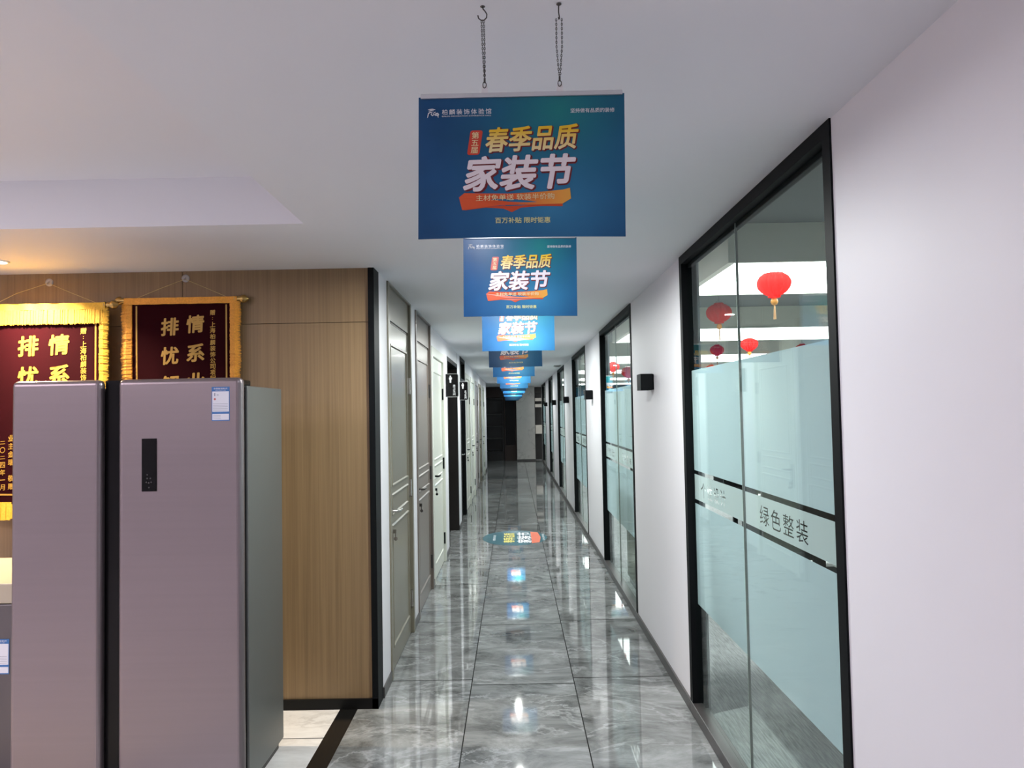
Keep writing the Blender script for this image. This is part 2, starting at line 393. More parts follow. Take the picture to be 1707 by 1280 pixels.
def door(num, y0, y1, top, frame_mat, leaf_mat, label, transom=False, metal=None, plate='rose', arch=0.055, hz=0.99, panels=True, detail=True, leaf_gap_mat=None):
    metal = metal or M['black_metal']
    d = thing('door_%d' % num, label, 'door', (XL, (y0+y1)/2, 0), kind='structure')
    xf = XL+0.010
    ztop = ZC if transom else top
    f = MB()
    f.box(XL-0.13, xf, y0, y0+arch, 0, ztop).box(XL-0.13, xf, y1-arch, y1, 0, ztop)
    f.box(XL-0.13, xf, y0+arch, y1-arch, ztop-(0.012 if transom else arch), ztop)
    f.build('door_frame', frame_mat, d, bevel=0.003)
    lt = 2.165 if transom else top-arch
    xa = XL-0.012
    if transom:
        MB().box(xa-0.03, xa+0.006, y0+arch+0.004, y1-arch-0.004, lt+0.012, ZC-0.014).build('transom_panel', frame_mat, d, bevel=0.002)
        MB().box(xa-0.03, xa-0.004, y0+arch, y1-arch, lt, lt+0.012).build('transom_rail', leaf_gap_mat or M['black_metal'], d)
    lf = MB().box(xa-0.04, xa, y0+arch+0.004, y1-arch-0.004, 0.008, lt-0.004)
    a, b = y0+arch+0.10, y1-arch-0.10
    if panels:
        moulding(lf, a, b, 1.13, lt-0.13, xa); moulding(lf, a, b, 0.95, 1.09, xa); moulding(lf, a, b, 0.14, 0.90, xa)
    lf.build('door_leaf', leaf_mat, d)
    MB().box(xa-0.035, xa-0.002, y1-arch-0.006, y1-arch+0.001, 0, lt).build('door_gap', leaf_gap_mat or M['black_metal'], d)
    lever(y0+arch+0.07, hz, xa, d, metal, plate)
    for z in ((0.25, 1.79) if not detail else (0.25, 1.05, 1.79)):
        hinge(y1-arch-0.006, z, xa, d, metal)
    # closed back so that no light leaks in
    MB().box(XL-0.14, XL-0.13, y0, y1, 0, ZC).build('door_backing', M['black_skirting'], d)
    return d

taupe = pbr('taupe_door_lacquer', (0.195, 0.178, 0.132, 1), 0.3, coat=0.06, spec=0.4, noise=0.10, scale=1.0, stretch=(40, 40, 1))
brown = pbr('brown_grey_door_lacquer', (0.18, 0.148, 0.128, 1), 0.3, coat=0.06, spec=0.4, noise=0.10, scale=1.0, stretch=(40, 40, 1))
cream = pbr('cream_door_lacquer', (0.72, 0.735, 0.66, 1), 0.35, coat=0.2, noise=0.02)
mauve = pbr('mauve_grey_door_lacquer', (0.42, 0.37, 0.36, 1), 0.35, noise=0.05)
dgap = pbr('dark_brown_rebate', (0.05, 0.035, 0.025, 1), 0.5)

left_wall(4.15, 4.41, label='white corner piece beside the wood panelled wall')
door(1, 4.41, 5.42, 2.4, taupe, taupe, 'taupe panelled door nearest the wood wall', True, M['chrome'], leaf_gap_mat=dgap)
left_wall(5.42, 5.68)
door(2, 5.68, 6.72, 2.4, brown, brown, 'brown grey panelled door, second from the wood wall', True, M['dark_steel'], leaf_gap_mat=dgap)
left_wall(6.72, 6.80)
door(3, 6.80, 7.98, 2.22, cream, cream, 'cream panelled door with black handle before the dark opening', False, M['black_metal'], 'long', arch=0.09)
left_wall(6.80, 7.98, 2.22, label='white wall above the cream door')
left_wall(7.98, 8.42)
# dark passage to the washrooms
PY0, PY1, PZ = 8.42, 9.93, 2.245
left_wall(PY0, PY1, PZ, label='white wall over the dark passage opening')
M['dark_panel'] = pbr('dark_brown_black_panel', (0.014, 0.011, 0.010, 1), 0.35)
pas = thing('wall_left', 'dark panelled passage opening below the first washroom sign', 'wall', (XL, PY1, 0), kind='structure')
MB().box(-2.8, XL, PY1, PY1+0.04, 0, ZC).build('side_panel', M['dark_panel'], pas)
MB().box(-2.8, XL-0.02, PY0-0.04, PY0, 0, ZC).build('side_panel', M['dark_panel'], pas)
MB().box(-2.84, -2.8, PY0-0.04, PY1+0.04, 0, ZC).build('end_panel', M['dark_panel'], pas)
MB().box(-2.8, XL-0.13, PY0, PY1, PZ, PZ+0.05).build('passage_soffit', M['dark_panel'], pas)
MB().box(XL-0.13, XL+0.004, PY0, PY0+0.04, 0, PZ).box(XL-0.13, XL+0.004, PY0+0.04, PY1, PZ-0.05, PZ).build('opening_trim', M['black_metal'], pas)
left_wall(9.97, 10.45)
# black glazed door
gd = thing('door_4', 'black framed dark glass door beyond the washroom signs', 'door', (XL, 10.95, 0), kind='structure')
MB().box(XL-0.13, XL+0.006, 10.45, 10.52, 0, ZC).box(XL-0.13, XL+0.006, 11.40, 11.47, 0, ZC).box(XL-0.13, XL+0.006, 10.52, 11.40, 2.34, ZC).box(XL-0.13, XL+0.006, 10.52, 11.40, 2.05, 2.09).build('door_frame', M['black_metal'], gd)
MB().box(XL-0.06, XL-0.04, 10.52, 11.40, 0, 2.05).build('door_leaf', M['black_plastic'], gd)
MB().box(XL-0.06, XL-0.05, 10.52, 11.40, 2.09, 2.34).build('transom_pane', pbr('pale_transom_glass', (0.5, 0.52, 0.5, 1), 0.2), gd)
MB().tube([(XL-0.04, 10.62, 0.98), (XL+0.03, 10.62, 0.98), (XL+0.03, 10.75, 0.98)], 0.009, 8).build('door_handle', M['chrome'], gd)
left_wall(11.47, 11.62)
far_doors = [(5, 11.62, 12.80, cream, 'cream panelled door just past the black glazed door'),
             (6, 13.05, 14.20, cream, 'second cream door past the black glazed door'),
             (7, 14.55, 15.65, mauve, 'mauve grey door far down the left wall'),
             (8, 16.05, 17.15, taupe, 'taupe door far down the left wall'),
             (9, 17.75, 18.95, cream, 'last pale door before the dark lobby')]
prev = 11.62
for (n, a, b, mm, lb) in far_doors:
    if a > prev: left_wall(prev, a)
    door(n, a, b, 2.22, mm, mm, lb, False, M['black_metal'], 'long', arch=0.08, detail=False)
    left_wall(a, b, 2.22, label='white wall above a far door')
    prev = b
left_wall(prev, 20.5, label='white end of the left corridor wall')

# ------------------------------------------------------------------ right wall, glazed bays
BAYS = [(2.03, 3.90), (5.545, 7.55), (9.10, 11.13), (12.90, 14.83), (16.68, 18.50), (20.40, 22.95)]
XW = 1.01
prev = -4.5
right_names = ['white wall right of the nearest glazed bay', 'white wall between the first and second glazed bays', 'white wall between the second and third glazed bays',
               'white wall between the third and fourth glazed bays', 'white wall between the fourth and fifth glazed bays', 'white wall between the fifth and last glazed bays', 'white wall beyond the last glazed bay']
for i, (a, b) in enumerate(BAYS + [(23.4, 23.4)]):
    st(MB().box(XR, XW, prev, a, 0, 2.45), 'wall_right', M['wall'], right_names[i], 'wall')
    st(MB().box(XR-0.010, XR, prev, a, 0, 0.06), 'baseboard_right', M['skirting'], 'dark skirting along the right corridor wall', 'baseboard')
    prev = b
BAY_W = ['nearest', 'second', 'third', 'fourth', 'fifth', 'farthest']

def band_with_cutout(y_hi, y_lo, z0, z1, x, words_):
    """a strip of film with the letters cut out of it (seen from the corridor, text runs toward -Y)"""
    cu = bpy.data.curves.new('film_band', 'CURVE'); cu.dimensions = '2D'; cu.fill_mode = 'FRONT'; cu.resolution_u = 3
    def rect(a, b, c, d):
        s = cu.splines.new('POLY'); s.points.add(3); s.use_cyclic_u = True
        for p, q in zip(s.points, ((a, c), (b, c), (b, d), (a, d))): p.co = (q[0], q[1], 0, 1)
    rect(0, y_hi-y_lo, 0, z1-z0)
    for (body, s0, s1, t0, t1) in words_:
        fc = bpy.data.curves.new('lettering', 'FONT'); fc.body = body; fc.size = 1; fc.space_character = 1.28
        fo = bpy.data.objects.new('lettering', fc); COL.objects.link(fo)
        bpy.context.view_layer.update()
        src = fo.to_curve(bpy.context.evaluated_depsgraph_get())
        pts = [bp.co for sp in src.splines for bp in sp.bezier_points]
        ax, bx = min(p.x for p in pts), max(p.x for p in pts); ay, by = min(p.y for p in pts), max(p.y for p in pts)
        fx = lambda p: (s0+(p.x-ax)/(bx-ax)*(s1-s0), t0+(p.y-ay)/(by-ay)*(t1-t0), 0)
        for sp in src.splines:
            n = cu.splines.new('BEZIER'); n.bezier_points.add(len(sp.bezier_points)-1); n.use_cyclic_u = True
            for q, p in zip(n.bezier_points, sp.bezier_points):
                q.handle_left_type = q.handle_right_type = 'FREE'
                q.co = fx(p.co); q.handle_left = fx(p.handle_left); q.handle_right = fx(p.handle_right)
        fo.to_curve_clear(); bpy.data.objects.remove(fo); bpy.data.curves.remove(fc)
    o = bpy.data.objects.new('film_band', cu); COL.objects.link(o)
    me = bpy.data.meshes.new_from_object(o.evaluated_get(bpy.context.evaluated_depsgraph_get()))
    mb = MB().add([(x, y_hi - v.co.x, z0 + v.co.y) for v in me.vertices], [tuple(p.vertices) for p in me.polygons])
    bpy.data.objects.remove(o); bpy.data.curves.remove(cu); bpy.data.meshes.remove(me)
    return mb

FB, SILL, TOPB = 0.050, 0.06, 0.045
GX = XR+0.022           # front face of the glass
for i, (a, b) in enumerate(BAYS):
    wn = thing('window_%d' % (i+1), '%s black framed glazed bay with a wide frosted film band' % BAY_W[i], 'window', (XR, (a+b)/2, 0), kind='structure')
    fr = MB()
    fr.box(XR-0.006, XW-0.024, a, a+FB, 0.0, ZC).box(XR-0.006, XW-0.024, b-FB, b, 0.0, ZC)
    fr.box(XR-0.006, XW-0.024, a+FB, b-FB, ZC-TOPB, ZC)
    fr.box(XR+0.03, XR+0.05, a+FB, b-FB, ZC-TOPB-0.02, ZC-TOPB)
    fr.build('window_frame', M['black_metal'], wn)
    MB().box(XR-0.010, XR+0.045, a, b, 0, SILL).box(XR+0.045, XW-0.024, a+FB, b-FB, 0, SILL*0.62).build('window_sill', M['skirting'], wn, bevel=0.003)
    mid = (a+b)/2 + 0.045
    for (c, d) in ((a+FB, mid-0.002), (mid+0.002, b-FB)):
        MB().box(GX, GX+0.010, c, d, SILL*0.62, ZC-TOPB).build('glass_pane', M['glass'], wn)
    MB().box(GX+0.002, GX+0.012, mid-0.002, mid+0.002, SILL, ZC-TOPB).build('pane_joint', pbr('clear_sealant', (0.35, 0.37, 0.34, 1), 0.3) if i == 0 else bpy.data.materials['clear_sealant'], wn)
    fxp = GX+0.0118
    y0, y1 = a+FB+0.005, b-FB-0.005
    MB().box(fxp, fxp+0.0006, y0, y1, 1.267, 1.787).build('frosted_film', M['film'], wn)
    MB().box(fxp, fxp+0.0006, y0, y1, 0.572, 1.095).build('frosted_film', M['film'], wn)
    L_ = y1-y0
    k = L_/1.76
    band_with_cutout(y1, y0, 1.117, 1.247, fxp, [('个性设计', 0.13*k, 0.56*k, 0.022, 0.098), ('绿色整装', 1.01*k, 1.47*k, 0.022, 0.098)]).build('frosted_film', M['film_band'], wn)

# ------------------------------------------------------------------ wall lamps on the right wall
def wall_lamp_proto():
    t = thing('wall_lamp', 'x', 'wall lamp', (0, 0, 0), 'black box lamps on the right wall')
    MB().box(-0.012, 0, -0.05, 0.05, -0.05, 0.05).build('wall_plate', M['black_metal'], t)
    hollow = MB()
    hollow.box(-0.088, -0.084, -0.07, 0.07, -0.052, 0.052).box(-0.084, -0.010, -0.07, -0.066, -0.052, 0.052).box(-0.084, -0.010, 0.066, 0.07, -0.052, 0.052).box(-0.084, -0.010, -0.066, 0.066, -0.030, 0.030)
    hollow.box(-0.014, -0.010, -0.066, 0.066, -0.052, 0.052)
    hollow.build('lamp_housing', M['black_metal'], t)
    ul = pbr('unlit_lens', (0.5, 0.5, 0.48, 1), 0.2)
    MB().lathe([(0.022, -0.034), (0.022, -0.031)], 16, (-0.047, 0, 0)).build('lens', ul, t)
    MB().lathe([(0.022, 0.031), (0.022, 0.034)], 16, (-0.047, 0, 0)).build('lens', ul, t)
    return t
lampY = [4.76, 8.36, 11.96, 15.54, 19.45]
lab = ['unlit black box wall lamp between the first and second glazed bays, the nearest and largest', 'unlit black box wall lamp between the second and third glazed bays',
       'unlit black box wall lamp between the third and fourth glazed bays', 'unlit black box wall lamp between the fourth and fifth glazed bays', 'unlit black box wall lamp between the fifth and sixth glazed bays']
lp = wall_lamp_proto()
for i, y in enumerate(lampY):
    o = lp if i == 0 else copy_tree(lp)
    o.location = (XR, y, 1.765); o['label'] = lab[i]

# small fitting on the far ceiling
cf = thing('ceiling_speaker', 'small grey square fitting on the ceiling above the fourth glazed bay', 'ceiling fitting', (0.80, 13.05, ZC))
MB().box(0.74, 0.86, 12.95, 13.15, ZC-0.022, ZC).build('housing', pbr('grey_plastic', (0.30, 0.31, 0.30, 1), 0.5), cf, bevel=0.004)
MB().box(0.765, 0.835, 12.98, 13.12, ZC-0.026, ZC-0.022).build('grille', M['dark_steel'], cf)

# ------------------------------------------------------------------ ceiling downlights
lens_on = emit('lit_downlight_lens', (1, 0.97, 0.92, 1), 3)
lens_warm = emit('lit_warm_downlight_lens', (1, 0.86, 0.66, 1), 14)
def downlight(x, y, power, color, lens, label, group, spread=176):
    t = thing('downlight', label, 'downlight', (x, y, ZC), group)
    MB().lathe([(0.050, 0.0), (0.050, -0.005), (0.044, -0.008), (0.038, -0.006), (0.036, 0.0)], 24, (x, y, ZC)).build('trim_ring', M['white_plastic'], t)
    MB().lathe([(0.036, -0.0062), (0.036, -0.0068)], 24, (x, y, ZC)).build('lens', lens, t)
    l = area_light('downlight_lamp', (0, 0, -0.012), 0.06, power, color, parent=t, shape='DISK', spread=spread)
    return l
NEUT = (0.96, 1.0, 0.96); COOL = (0.87, 0.91, 1.0)
for (y, pw, pl) in ((2.02, 10, 'between the first and second hanging banners'), (3.42, 46, 'between the second and third hanging banners'),
                (6.25, 28, 'between the fourth and fifth hanging banners'), (8.15, 34, 'between the fifth and sixth hanging banners'),
                (10.0, 28, 'between the sixth and seventh hanging banners'), (13.2, 30, 'between the eighth and ninth hanging banners'),
                (16.4, 28, 'between the tenth and eleventh hanging banners'), (19.6, 20, 'between the twelfth and thirteenth hanging banners')):
    downlight(-0.12 if y < 3 else 0.0, y, pw, COOL if y < 3 else NEUT, lens_on, 'lit round ceiling downlight ' + pl, 'corridor downlights', 168 if y < 3 else 176)
downlight(-2.595, 3.67, 42, (1.0, 0.78, 0.52), lens_warm, 'lit warm downlight in the soffit above the flags at the left edge', 'soffit downlights', 130)

# ------------------------------------------------------------------ hanging promotional banners
BW, BH = 0.408, 0.285
def print_mat():
    m, nt, out = new_mat('blue_teal_print'); L = nt.links
    b = nd(nt, 'ShaderNodeBsdfPrincipled'); tc = nd(nt, 'ShaderNodeTexCoord')
    def blob(loc, scale, sharp):
        mp = nd(nt, 'ShaderNodeMapping', vector_type='POINT'); mp.inputs['Scale'].default_value = scale
        mp.inputs['Location'].default_value = tuple(-l*s for l, s in zip(loc, scale))
        L.new(tc.outputs['Object'], mp.inputs[0])
        g = nd(nt, 'ShaderNodeTexGradient', gradient_type='QUADRATIC_SPHERE'); L.new(mp.outputs[0], g.inputs[0])
        return g.outputs['Fac']
    nz = nd(nt, 'ShaderNodeTexNoise'); nz.inputs['Scale'].default_value = 7; L.new(tc.outputs['Object'], nz.inputs['Vector'])
    m0 = nd(nt, 'ShaderNodeMix', data_type='RGBA'); m0.inputs[6].default_value = (0.010, 0.046, 0.125, 1); m0.inputs[7].default_value = (0.020, 0.12, 0.31, 1); L.new(nz.outputs[0], m0.inputs[0])
    m1 = nd(nt, 'ShaderNodeMix', data_type='RGBA'); m1.inputs[7].default_value = (0.018, 0.22, 0.23, 1); L.new(m0.outputs[2], m1.inputs[6]); L.new(blob((0.075, 0, 0.11), (3.6, 0, 3.2), 1), m1.inputs[0])
    m2 = nd(nt, 'ShaderNodeMix', data_type='RGBA'); m2.inputs[7].default_value = (0.045, 0.24, 0.44, 1); L.new(m1.outputs[2], m2.inputs[6]); L.new(blob((0.06, 0, -0.08), (3.6, 0, 5.0), 1), m2.inputs[0])
    L.new(m2.outputs[2], b.inputs['Base Color']); b.inputs['Roughness'].default_value = 0.30; b.inputs['Specular IOR Level'].default_value = 0.22
    L.new(b.outputs[0], out.inputs[0]); return m
M['print'] = print_mat()
def vgrad(name, c0, c1, z0, z1, axis=2):
    m, nt, out = new_mat(name); L = nt.links
    b = nd(nt, 'ShaderNodeBsdfPrincipled'); tc = nd(nt, 'ShaderNodeTexCoord'); sp = nd(nt, 'ShaderNodeSeparateXYZ'); L.new(tc.outputs['Object'], sp.inputs[0])
    mr = nd(nt, 'ShaderNodeMapRange'); mr.inputs[1].default_value = z0; mr.inputs[2].default_value = z1; L.new(sp.outputs[axis], mr.inputs[0])
    mx = nd(nt, 'ShaderNodeMix', data_type='RGBA'); mx.inputs[6].default_value = c0; mx.inputs[7].default_value = c1; L.new(mr.outputs[0], mx.inputs[0])
    L.new(mx.outputs[2], b.inputs['Base Color']); b.inputs['Roughness'].default_value = 0.35; L.new(b.outputs[0], out.inputs[0]); return m
def bu(u): return (u-0.5)*BW
def bv(v): return (0.5-v)*BH
M['title'] = vgrad('yellow_title_print', (0.85, 0.75, 0.40, 1), (0.85, 0.55, 0.02, 1), bv(0.39), bv(0.25))
M['headline'] = pbr('white_headline_print', (0.86, 0.80, 0.82, 1), 0.35, noise=0.02)
M['outline'] = pbr('dark_red_print', (0.16, 0.008, 0.012, 1), 0.35)
M['ribbon'] = vgrad('orange_ribbon_print', (0.75, 0.10, 0.02, 1), (0.85, 0.42, 0.06, 1), bu(0.45), bu(0.74), 0)
M['ribbon_dark'] = pbr('deep_orange_ribbon_print', (0.62, 0.07, 0.015, 1), 0.35)
M['tagred'] = pbr('red_tag_print', (0.62, 0.05, 0.02, 1), 0.35)
M['cream_print'] = pbr('cream_lettering_print', (0.85, 0.74, 0.40, 1), 0.35, noise=0.02)
M['lime_print'] = pbr('pale_yellow_lettering_print', (0.80, 0.82, 0.35, 1), 0.35, noise=0.02)
M['white_print'] = pbr('white_lettering_print', (0.8, 0.82, 0.84, 1), 0.35, noise=0.02)

def warp(x, z, layer=0.0):
    # the sheet is slightly bowed toward its lower edge
    t = (0.5 - z/BH)
    return -0.010*t*t*math.cos(x/BW*PI*0.9) - layer
def banner(full=True):
    t = thing('hanging_banner', 'x', 'hanging banner', (0, 0, 0), 'promotional banners hanging along the corridor')
    sheet = MB()
    nu, nv = 16, 10
    P = lambda u, v, y: (( -0.5+u)*BW, warp((-0.5+u)*BW, (-0.5+v)*BH)+y, (-0.5+v)*BH)
    sheet.grid(lambda u, v: P(u, v, 0.0), nu, nv)
    sheet.grid(lambda u, v: P(1-u, v, 0.003), nu, nv)
    for (f, n) in ((lambda s, y: P(s, 0, y), nu), (lambda s, y: P(1-s, 1, y), nu), (lambda s, y: P(0, 1-s, y), nv), (lambda s, y: P(1, s, y), nv)):
        sheet.grid(lambda u, v, f=f: f(u, 0.003*(1-v)), n, 1, False)
    sheet.build('printed_sheet', M['print'], t)
    MB().box(-BW/2+0.004, BW/2-0.004, -0.004, 0.010, BH/2-0.004, BH/2+0.006).build('top_rail', M['alu'], t, bevel=0.002)
    def pl(layer): return lambda x, z: (x, warp(x, z, layer), z)
    def words_(name, body, u0, u1, v0, v1, mat, layer, bold=0.0, shear=0.0, line=1.0, spacing=1.0, slant=0.0, par=t):
        x0, x1, z1, z0 = bu(u0), bu(u1), bv(v0), bv(v1)
        p = pl(layer)
        return MB().glyphs(body, x0, z0, x1-x0, z1-z0, lambda x, z: p(x, z+slant*(x-x0)), bold, shear, line, spacing).build(name, mat, par)
    # ribbon
    def poly(name, uv, mat, layer):
        p = pl(layer); n = len(uv)
        return MB().add([p(bu(u), bv(v)) for u, v in uv], [tuple(range(n))]).build(name, mat, t)
    rb = [(0.199, 0.715), (0.225, 0.685), (0.30, 0.690), (0.45, 0.695), (0.60, 0.685), (0.70, 0.672), (0.735, 0.660), (0.740, 0.735), (0.70, 0.770), (0.56, 0.775), (0.40, 0.775), (0.25, 0.800), (0.215, 0.805)]
    rd = [(0.215, 0.802), (0.33, 0.785), (0.70, 0.750), (0.699, 0.788), (0.60, 0.785), (0.50, 0.795), (0.455, 0.826), (0.415, 0.800), (0.33, 0.790), (0.23, 0.806)]
    poly('ribbon_tail', rd[::-1], M['ribbon_dark'], 0.0006)
    ribbon = poly('ribbon', rb[::-1], M['ribbon'], 0.0010)
    words_('headline_outline', '家装节', 0.221, 0.772, 0.429, 0.690, M['outline'], 0.0006, 0.060, 0.18, slant=0.02)
    words_('headline', '家装节', 0.218, 0.765, 0.429, 0.680, M['headline'], 0.0012, 0.030, 0.18, slant=0.02)
    words_('footer_lettering', '百万补贴 限时钜惠', 0.375, 0.640, 0.862, 0.903, M['lime_print'], 0.0006, 0.012)
    words_('ribbon_lettering', '主材免单送 软装半价购', 0.282, 0.660, 0.702, 0.745, M['cream_print'], 0.0016, 0.008, slant=0.012)
    if full:
        words_('title_outline', '春季品质', 0.330, 0.786, 0.226, 0.412, M['outline'], 0.0006, 0.05, 0.18, slant=0.03)
        words_('title', '春季品质', 0.327, 0.779, 0.226, 0.404, M['title'], 0.0012, 0.024, 0.18, slant=0.03)
        p = pl(0.0006)
        n = 6
        def rr(u0, u1, v0, v1, r, sh):
            out = []
            for (cx_, cy_, a0) in ((u1-r, v0+r*1.3, -90), (u1-r, v1-r*1.3, 0), (u0+r, v1-r*1.3, 90), (u0+r, v0+r*1.3, 180)):
                for k in range(n+1):
                    a = math.radians(a0+90*k/n); u = cx_+r*math.cos(a); v = cy_+r*1.3*math.sin(a)
                    out.append((u+sh*(0.33-v), v))
            return out
        tg = rr(0.246, 0.306, 0.242, 0.415, 0.012, 0.10)
        tagp = MB().add([p(bu(u), bv(v)) for u, v in tg], [tuple(range(len(tg)))[::-1]]).build('edition_tag', M['tagred'], t)
        p2 = pl(0.0010)
        MB().glyphs('第\n五\n届', bu(0.258), bv(0.405), bu(0.294)-bu(0.258), bv(0.254)-bv(0.405), lambda x, z: p2(x+0.06*(z-bv(0.33)), z), 0.012, 0.0, 1.0, 1.0).build('tag_lettering', M['cream_print'], tagp)
        words_('brand_lettering', '柏麟装饰体验馆', 0.115, 0.356, 0.088, 0.127, M['white_print'], 0.0006, 0.006, spacing=1.35)
        words_('brand_subtitle', 'BAILIN DECORATION EXPERIENCE HALL', 0.115, 0.356, 0.133, 0.142, M['white_print'], 0.0006, 0.004)
        words_('slogan_lettering', '坚持做有品质的装修', 0.740, 0.952, 0.100, 0.132, M['white_print'], 0.0006, 0.004)
        # the walking-beast emblem: curled strokes
        lg = MB()
        q = pl(0.0012)
        def stroke(uvs, r):
            lg.tube([q(bu(u), bv(v)) for u, v in uvs], [r*0.5]+[r]*(len(uvs)-2)+[r*0.6], 6)
        stroke([(0.044, 0.146), (0.047, 0.130), (0.049, 0.116), (0.058, 0.108), (0.068, 0.110)], 0.0011)
        stroke([(0.068, 0.110), (0.062, 0.124), (0.068, 0.132), (0.076, 0.124), (0.074, 0.114), (0.084, 0.106)], 0.0010)
        stroke([(0.046, 0.090), (0.056, 0.088), (0.068, 0.086), (0.082, 0.090)], 0.0009)
        stroke([(0.050, 0.100), (0.062, 0.096), (0.074, 0.098)], 0.0009)
        stroke([(0.078, 0.128), (0.086, 0.118), (0.094, 0.116), (0.099, 0.124), (0.095, 0.134), (0.097, 0.146)], 0.0012)
        stroke([(0.082, 0.132), (0.090, 0.128), (0.096, 0.130)], 0.0014)
        lg.build('emblem', M['white_print'], t)
    # hanging gear: clip, doubled chain and cup hook on each side
    top = ZC - 2.0735
    for s, xx in ((0, -0.072), (1, 0.077)):
        cl = MB()
        zt = BH/2+0.006
        pts = []
        for k in range(9):
            a = PI*k/8; pts.append((xx+0.0062*math.cos(a), zt+0.010+0.0062*math.sin(a)))
        pts = [(xx-0.0068, zt)] + [(xx+0.0068, zt)] + pts
        cl.prism(pts, 'y', 0.0005, 0.0035)
        cl.build('hanger_clip', M['white_plastic'], t)
        rg = MB().tube([(xx+0.0035*math.cos(2*PI*k/12), -0.001+0.003*math.sin(4*PI*k/12)*0.3, zt+0.016+0.006*math.sin(2*PI*k/12)) for k in range(12)], 0.0009, 6, True)
        rg.tube([(xx, 0.002, zt+0.022), (xx, 0.002, zt+0.031)], 0.0022, 6)
        rg.build('split_ring', M['dark_steel'], t)
        ch = MB()
        z0, z1 = zt+0.030, top-0.030
        nl = 26
        gap = 0.0055 if s else 0.0022
        for strand in (-1, 1):
            for k in range(nl):
                c0 = z0+(z1-z0)*(k+0.5)/nl
                xs = xx + (-0.004*(c0-z0)/(z1-z0) if s == 0 else -0.0008*(c0-z0)/(z1-z0)) + strand*gap*min(1, (c0-z0)/(z1-z0)*1.6+0.15)
                hl = (z1-z0)/nl*0.68; wl = 0.0014
                ring = []
                for j in range(8):
                    a = 2*PI*j/8
                    dx, dz = wl*math.cos(a), hl*math.sin(a)
                    ring.append((xs+dx, 0.002, c0+dz) if k % 2 else (xs, 0.002+dx, c0+dz))
                ch.tube(ring, 0.0006, 4, True)
        ch.build('chain', M['dark_steel'], t)
        hx = xx-(0.004 if s == 0 else 0.0008)
        hk = MB()
        if s == 0: path = [(0, top), (0.001, top-0.006), (0.005, top-0.011), (0.0085, top-0.017), (0.008, top-0.024), (0.003, top-0.029), (-0.003, top-0.029), (-0.008, top-0.025), (-0.0095, top-0.019)]
        else: path = [(0, top), (-0.001, top-0.008), (-0.001, top-0.018), (0.0012, top-0.024), (0.002, top-0.028), (0.0, top-0.031), (-0.002, top-0.028)]
        if s == 0: hk.tube([(hx+a, 0.002, b) for a, b in path], 0.0013, 8)
        else: hk.tube([(hx+a*0.6, 0.002+a*1.2, b) for a, b in path], 0.0013, 8)
        hk.lathe([(0.005, 0.0), (0.005, -0.0015), (0.002, -0.003)], 14, (hx, 0.002, top))
        hk.build('ceiling_hook', M['dark_steel'], t)
    return t
ORD = ['first', 'second', 'third', 'fourth', 'fifth', 'sixth', 'seventh', 'eighth', 'ninth', 'tenth', 'eleventh', 'twelfth', 'thirteenth', 'fourteenth', 'fifteenth']
Bpos = [(0.0245, 1.425, -2.5, 0.9), (0.034, 2.61, 0.5, 0.6), (0.037, 4.10, 0.3, 0.3), (0.024, 5.58, 1.0, -0.4), (0.012, 7.14, -0.8, -0.3), (0.014, 8.81, 0.4, 0), (0.018, 10.7, 0.5, 0.2),
        (0.012, 12.1, -0.6, 0), (0.02, 13.6, 0.3, 0), (0.01, 15.1, 0.6, 0), (0.0, 16.6, -0.4, 0), (0.02, 18.1, 0, 0), (0.0, 19.6, 0.5, 0), (-0.02, 21.1, 0, 0), (-0.03, 22.7, 0, 0)]
pf = banner(True); ps = None
for i, (x, y, rz, ry) in enumerate(Bpos):
    if i < 5: o = pf if i == 0 else copy_tree(pf)
    else:
        if ps is None: ps = banner(False); o = ps
        else: o = copy_tree(ps)
    o.location = (x, y, 2.0735); o.rotation_euler = (0, math.radians(ry), math.radians(rz))
    o['label'] = ('dark looking blue promotional banner hanging nearest, largest of the row' if i == 0 else
                  'last and smallest blue promotional banner, deepest in the hanging row' if i == 14 else
                  '%s blue promotional banner from the front in the hanging row' % ORD[i])

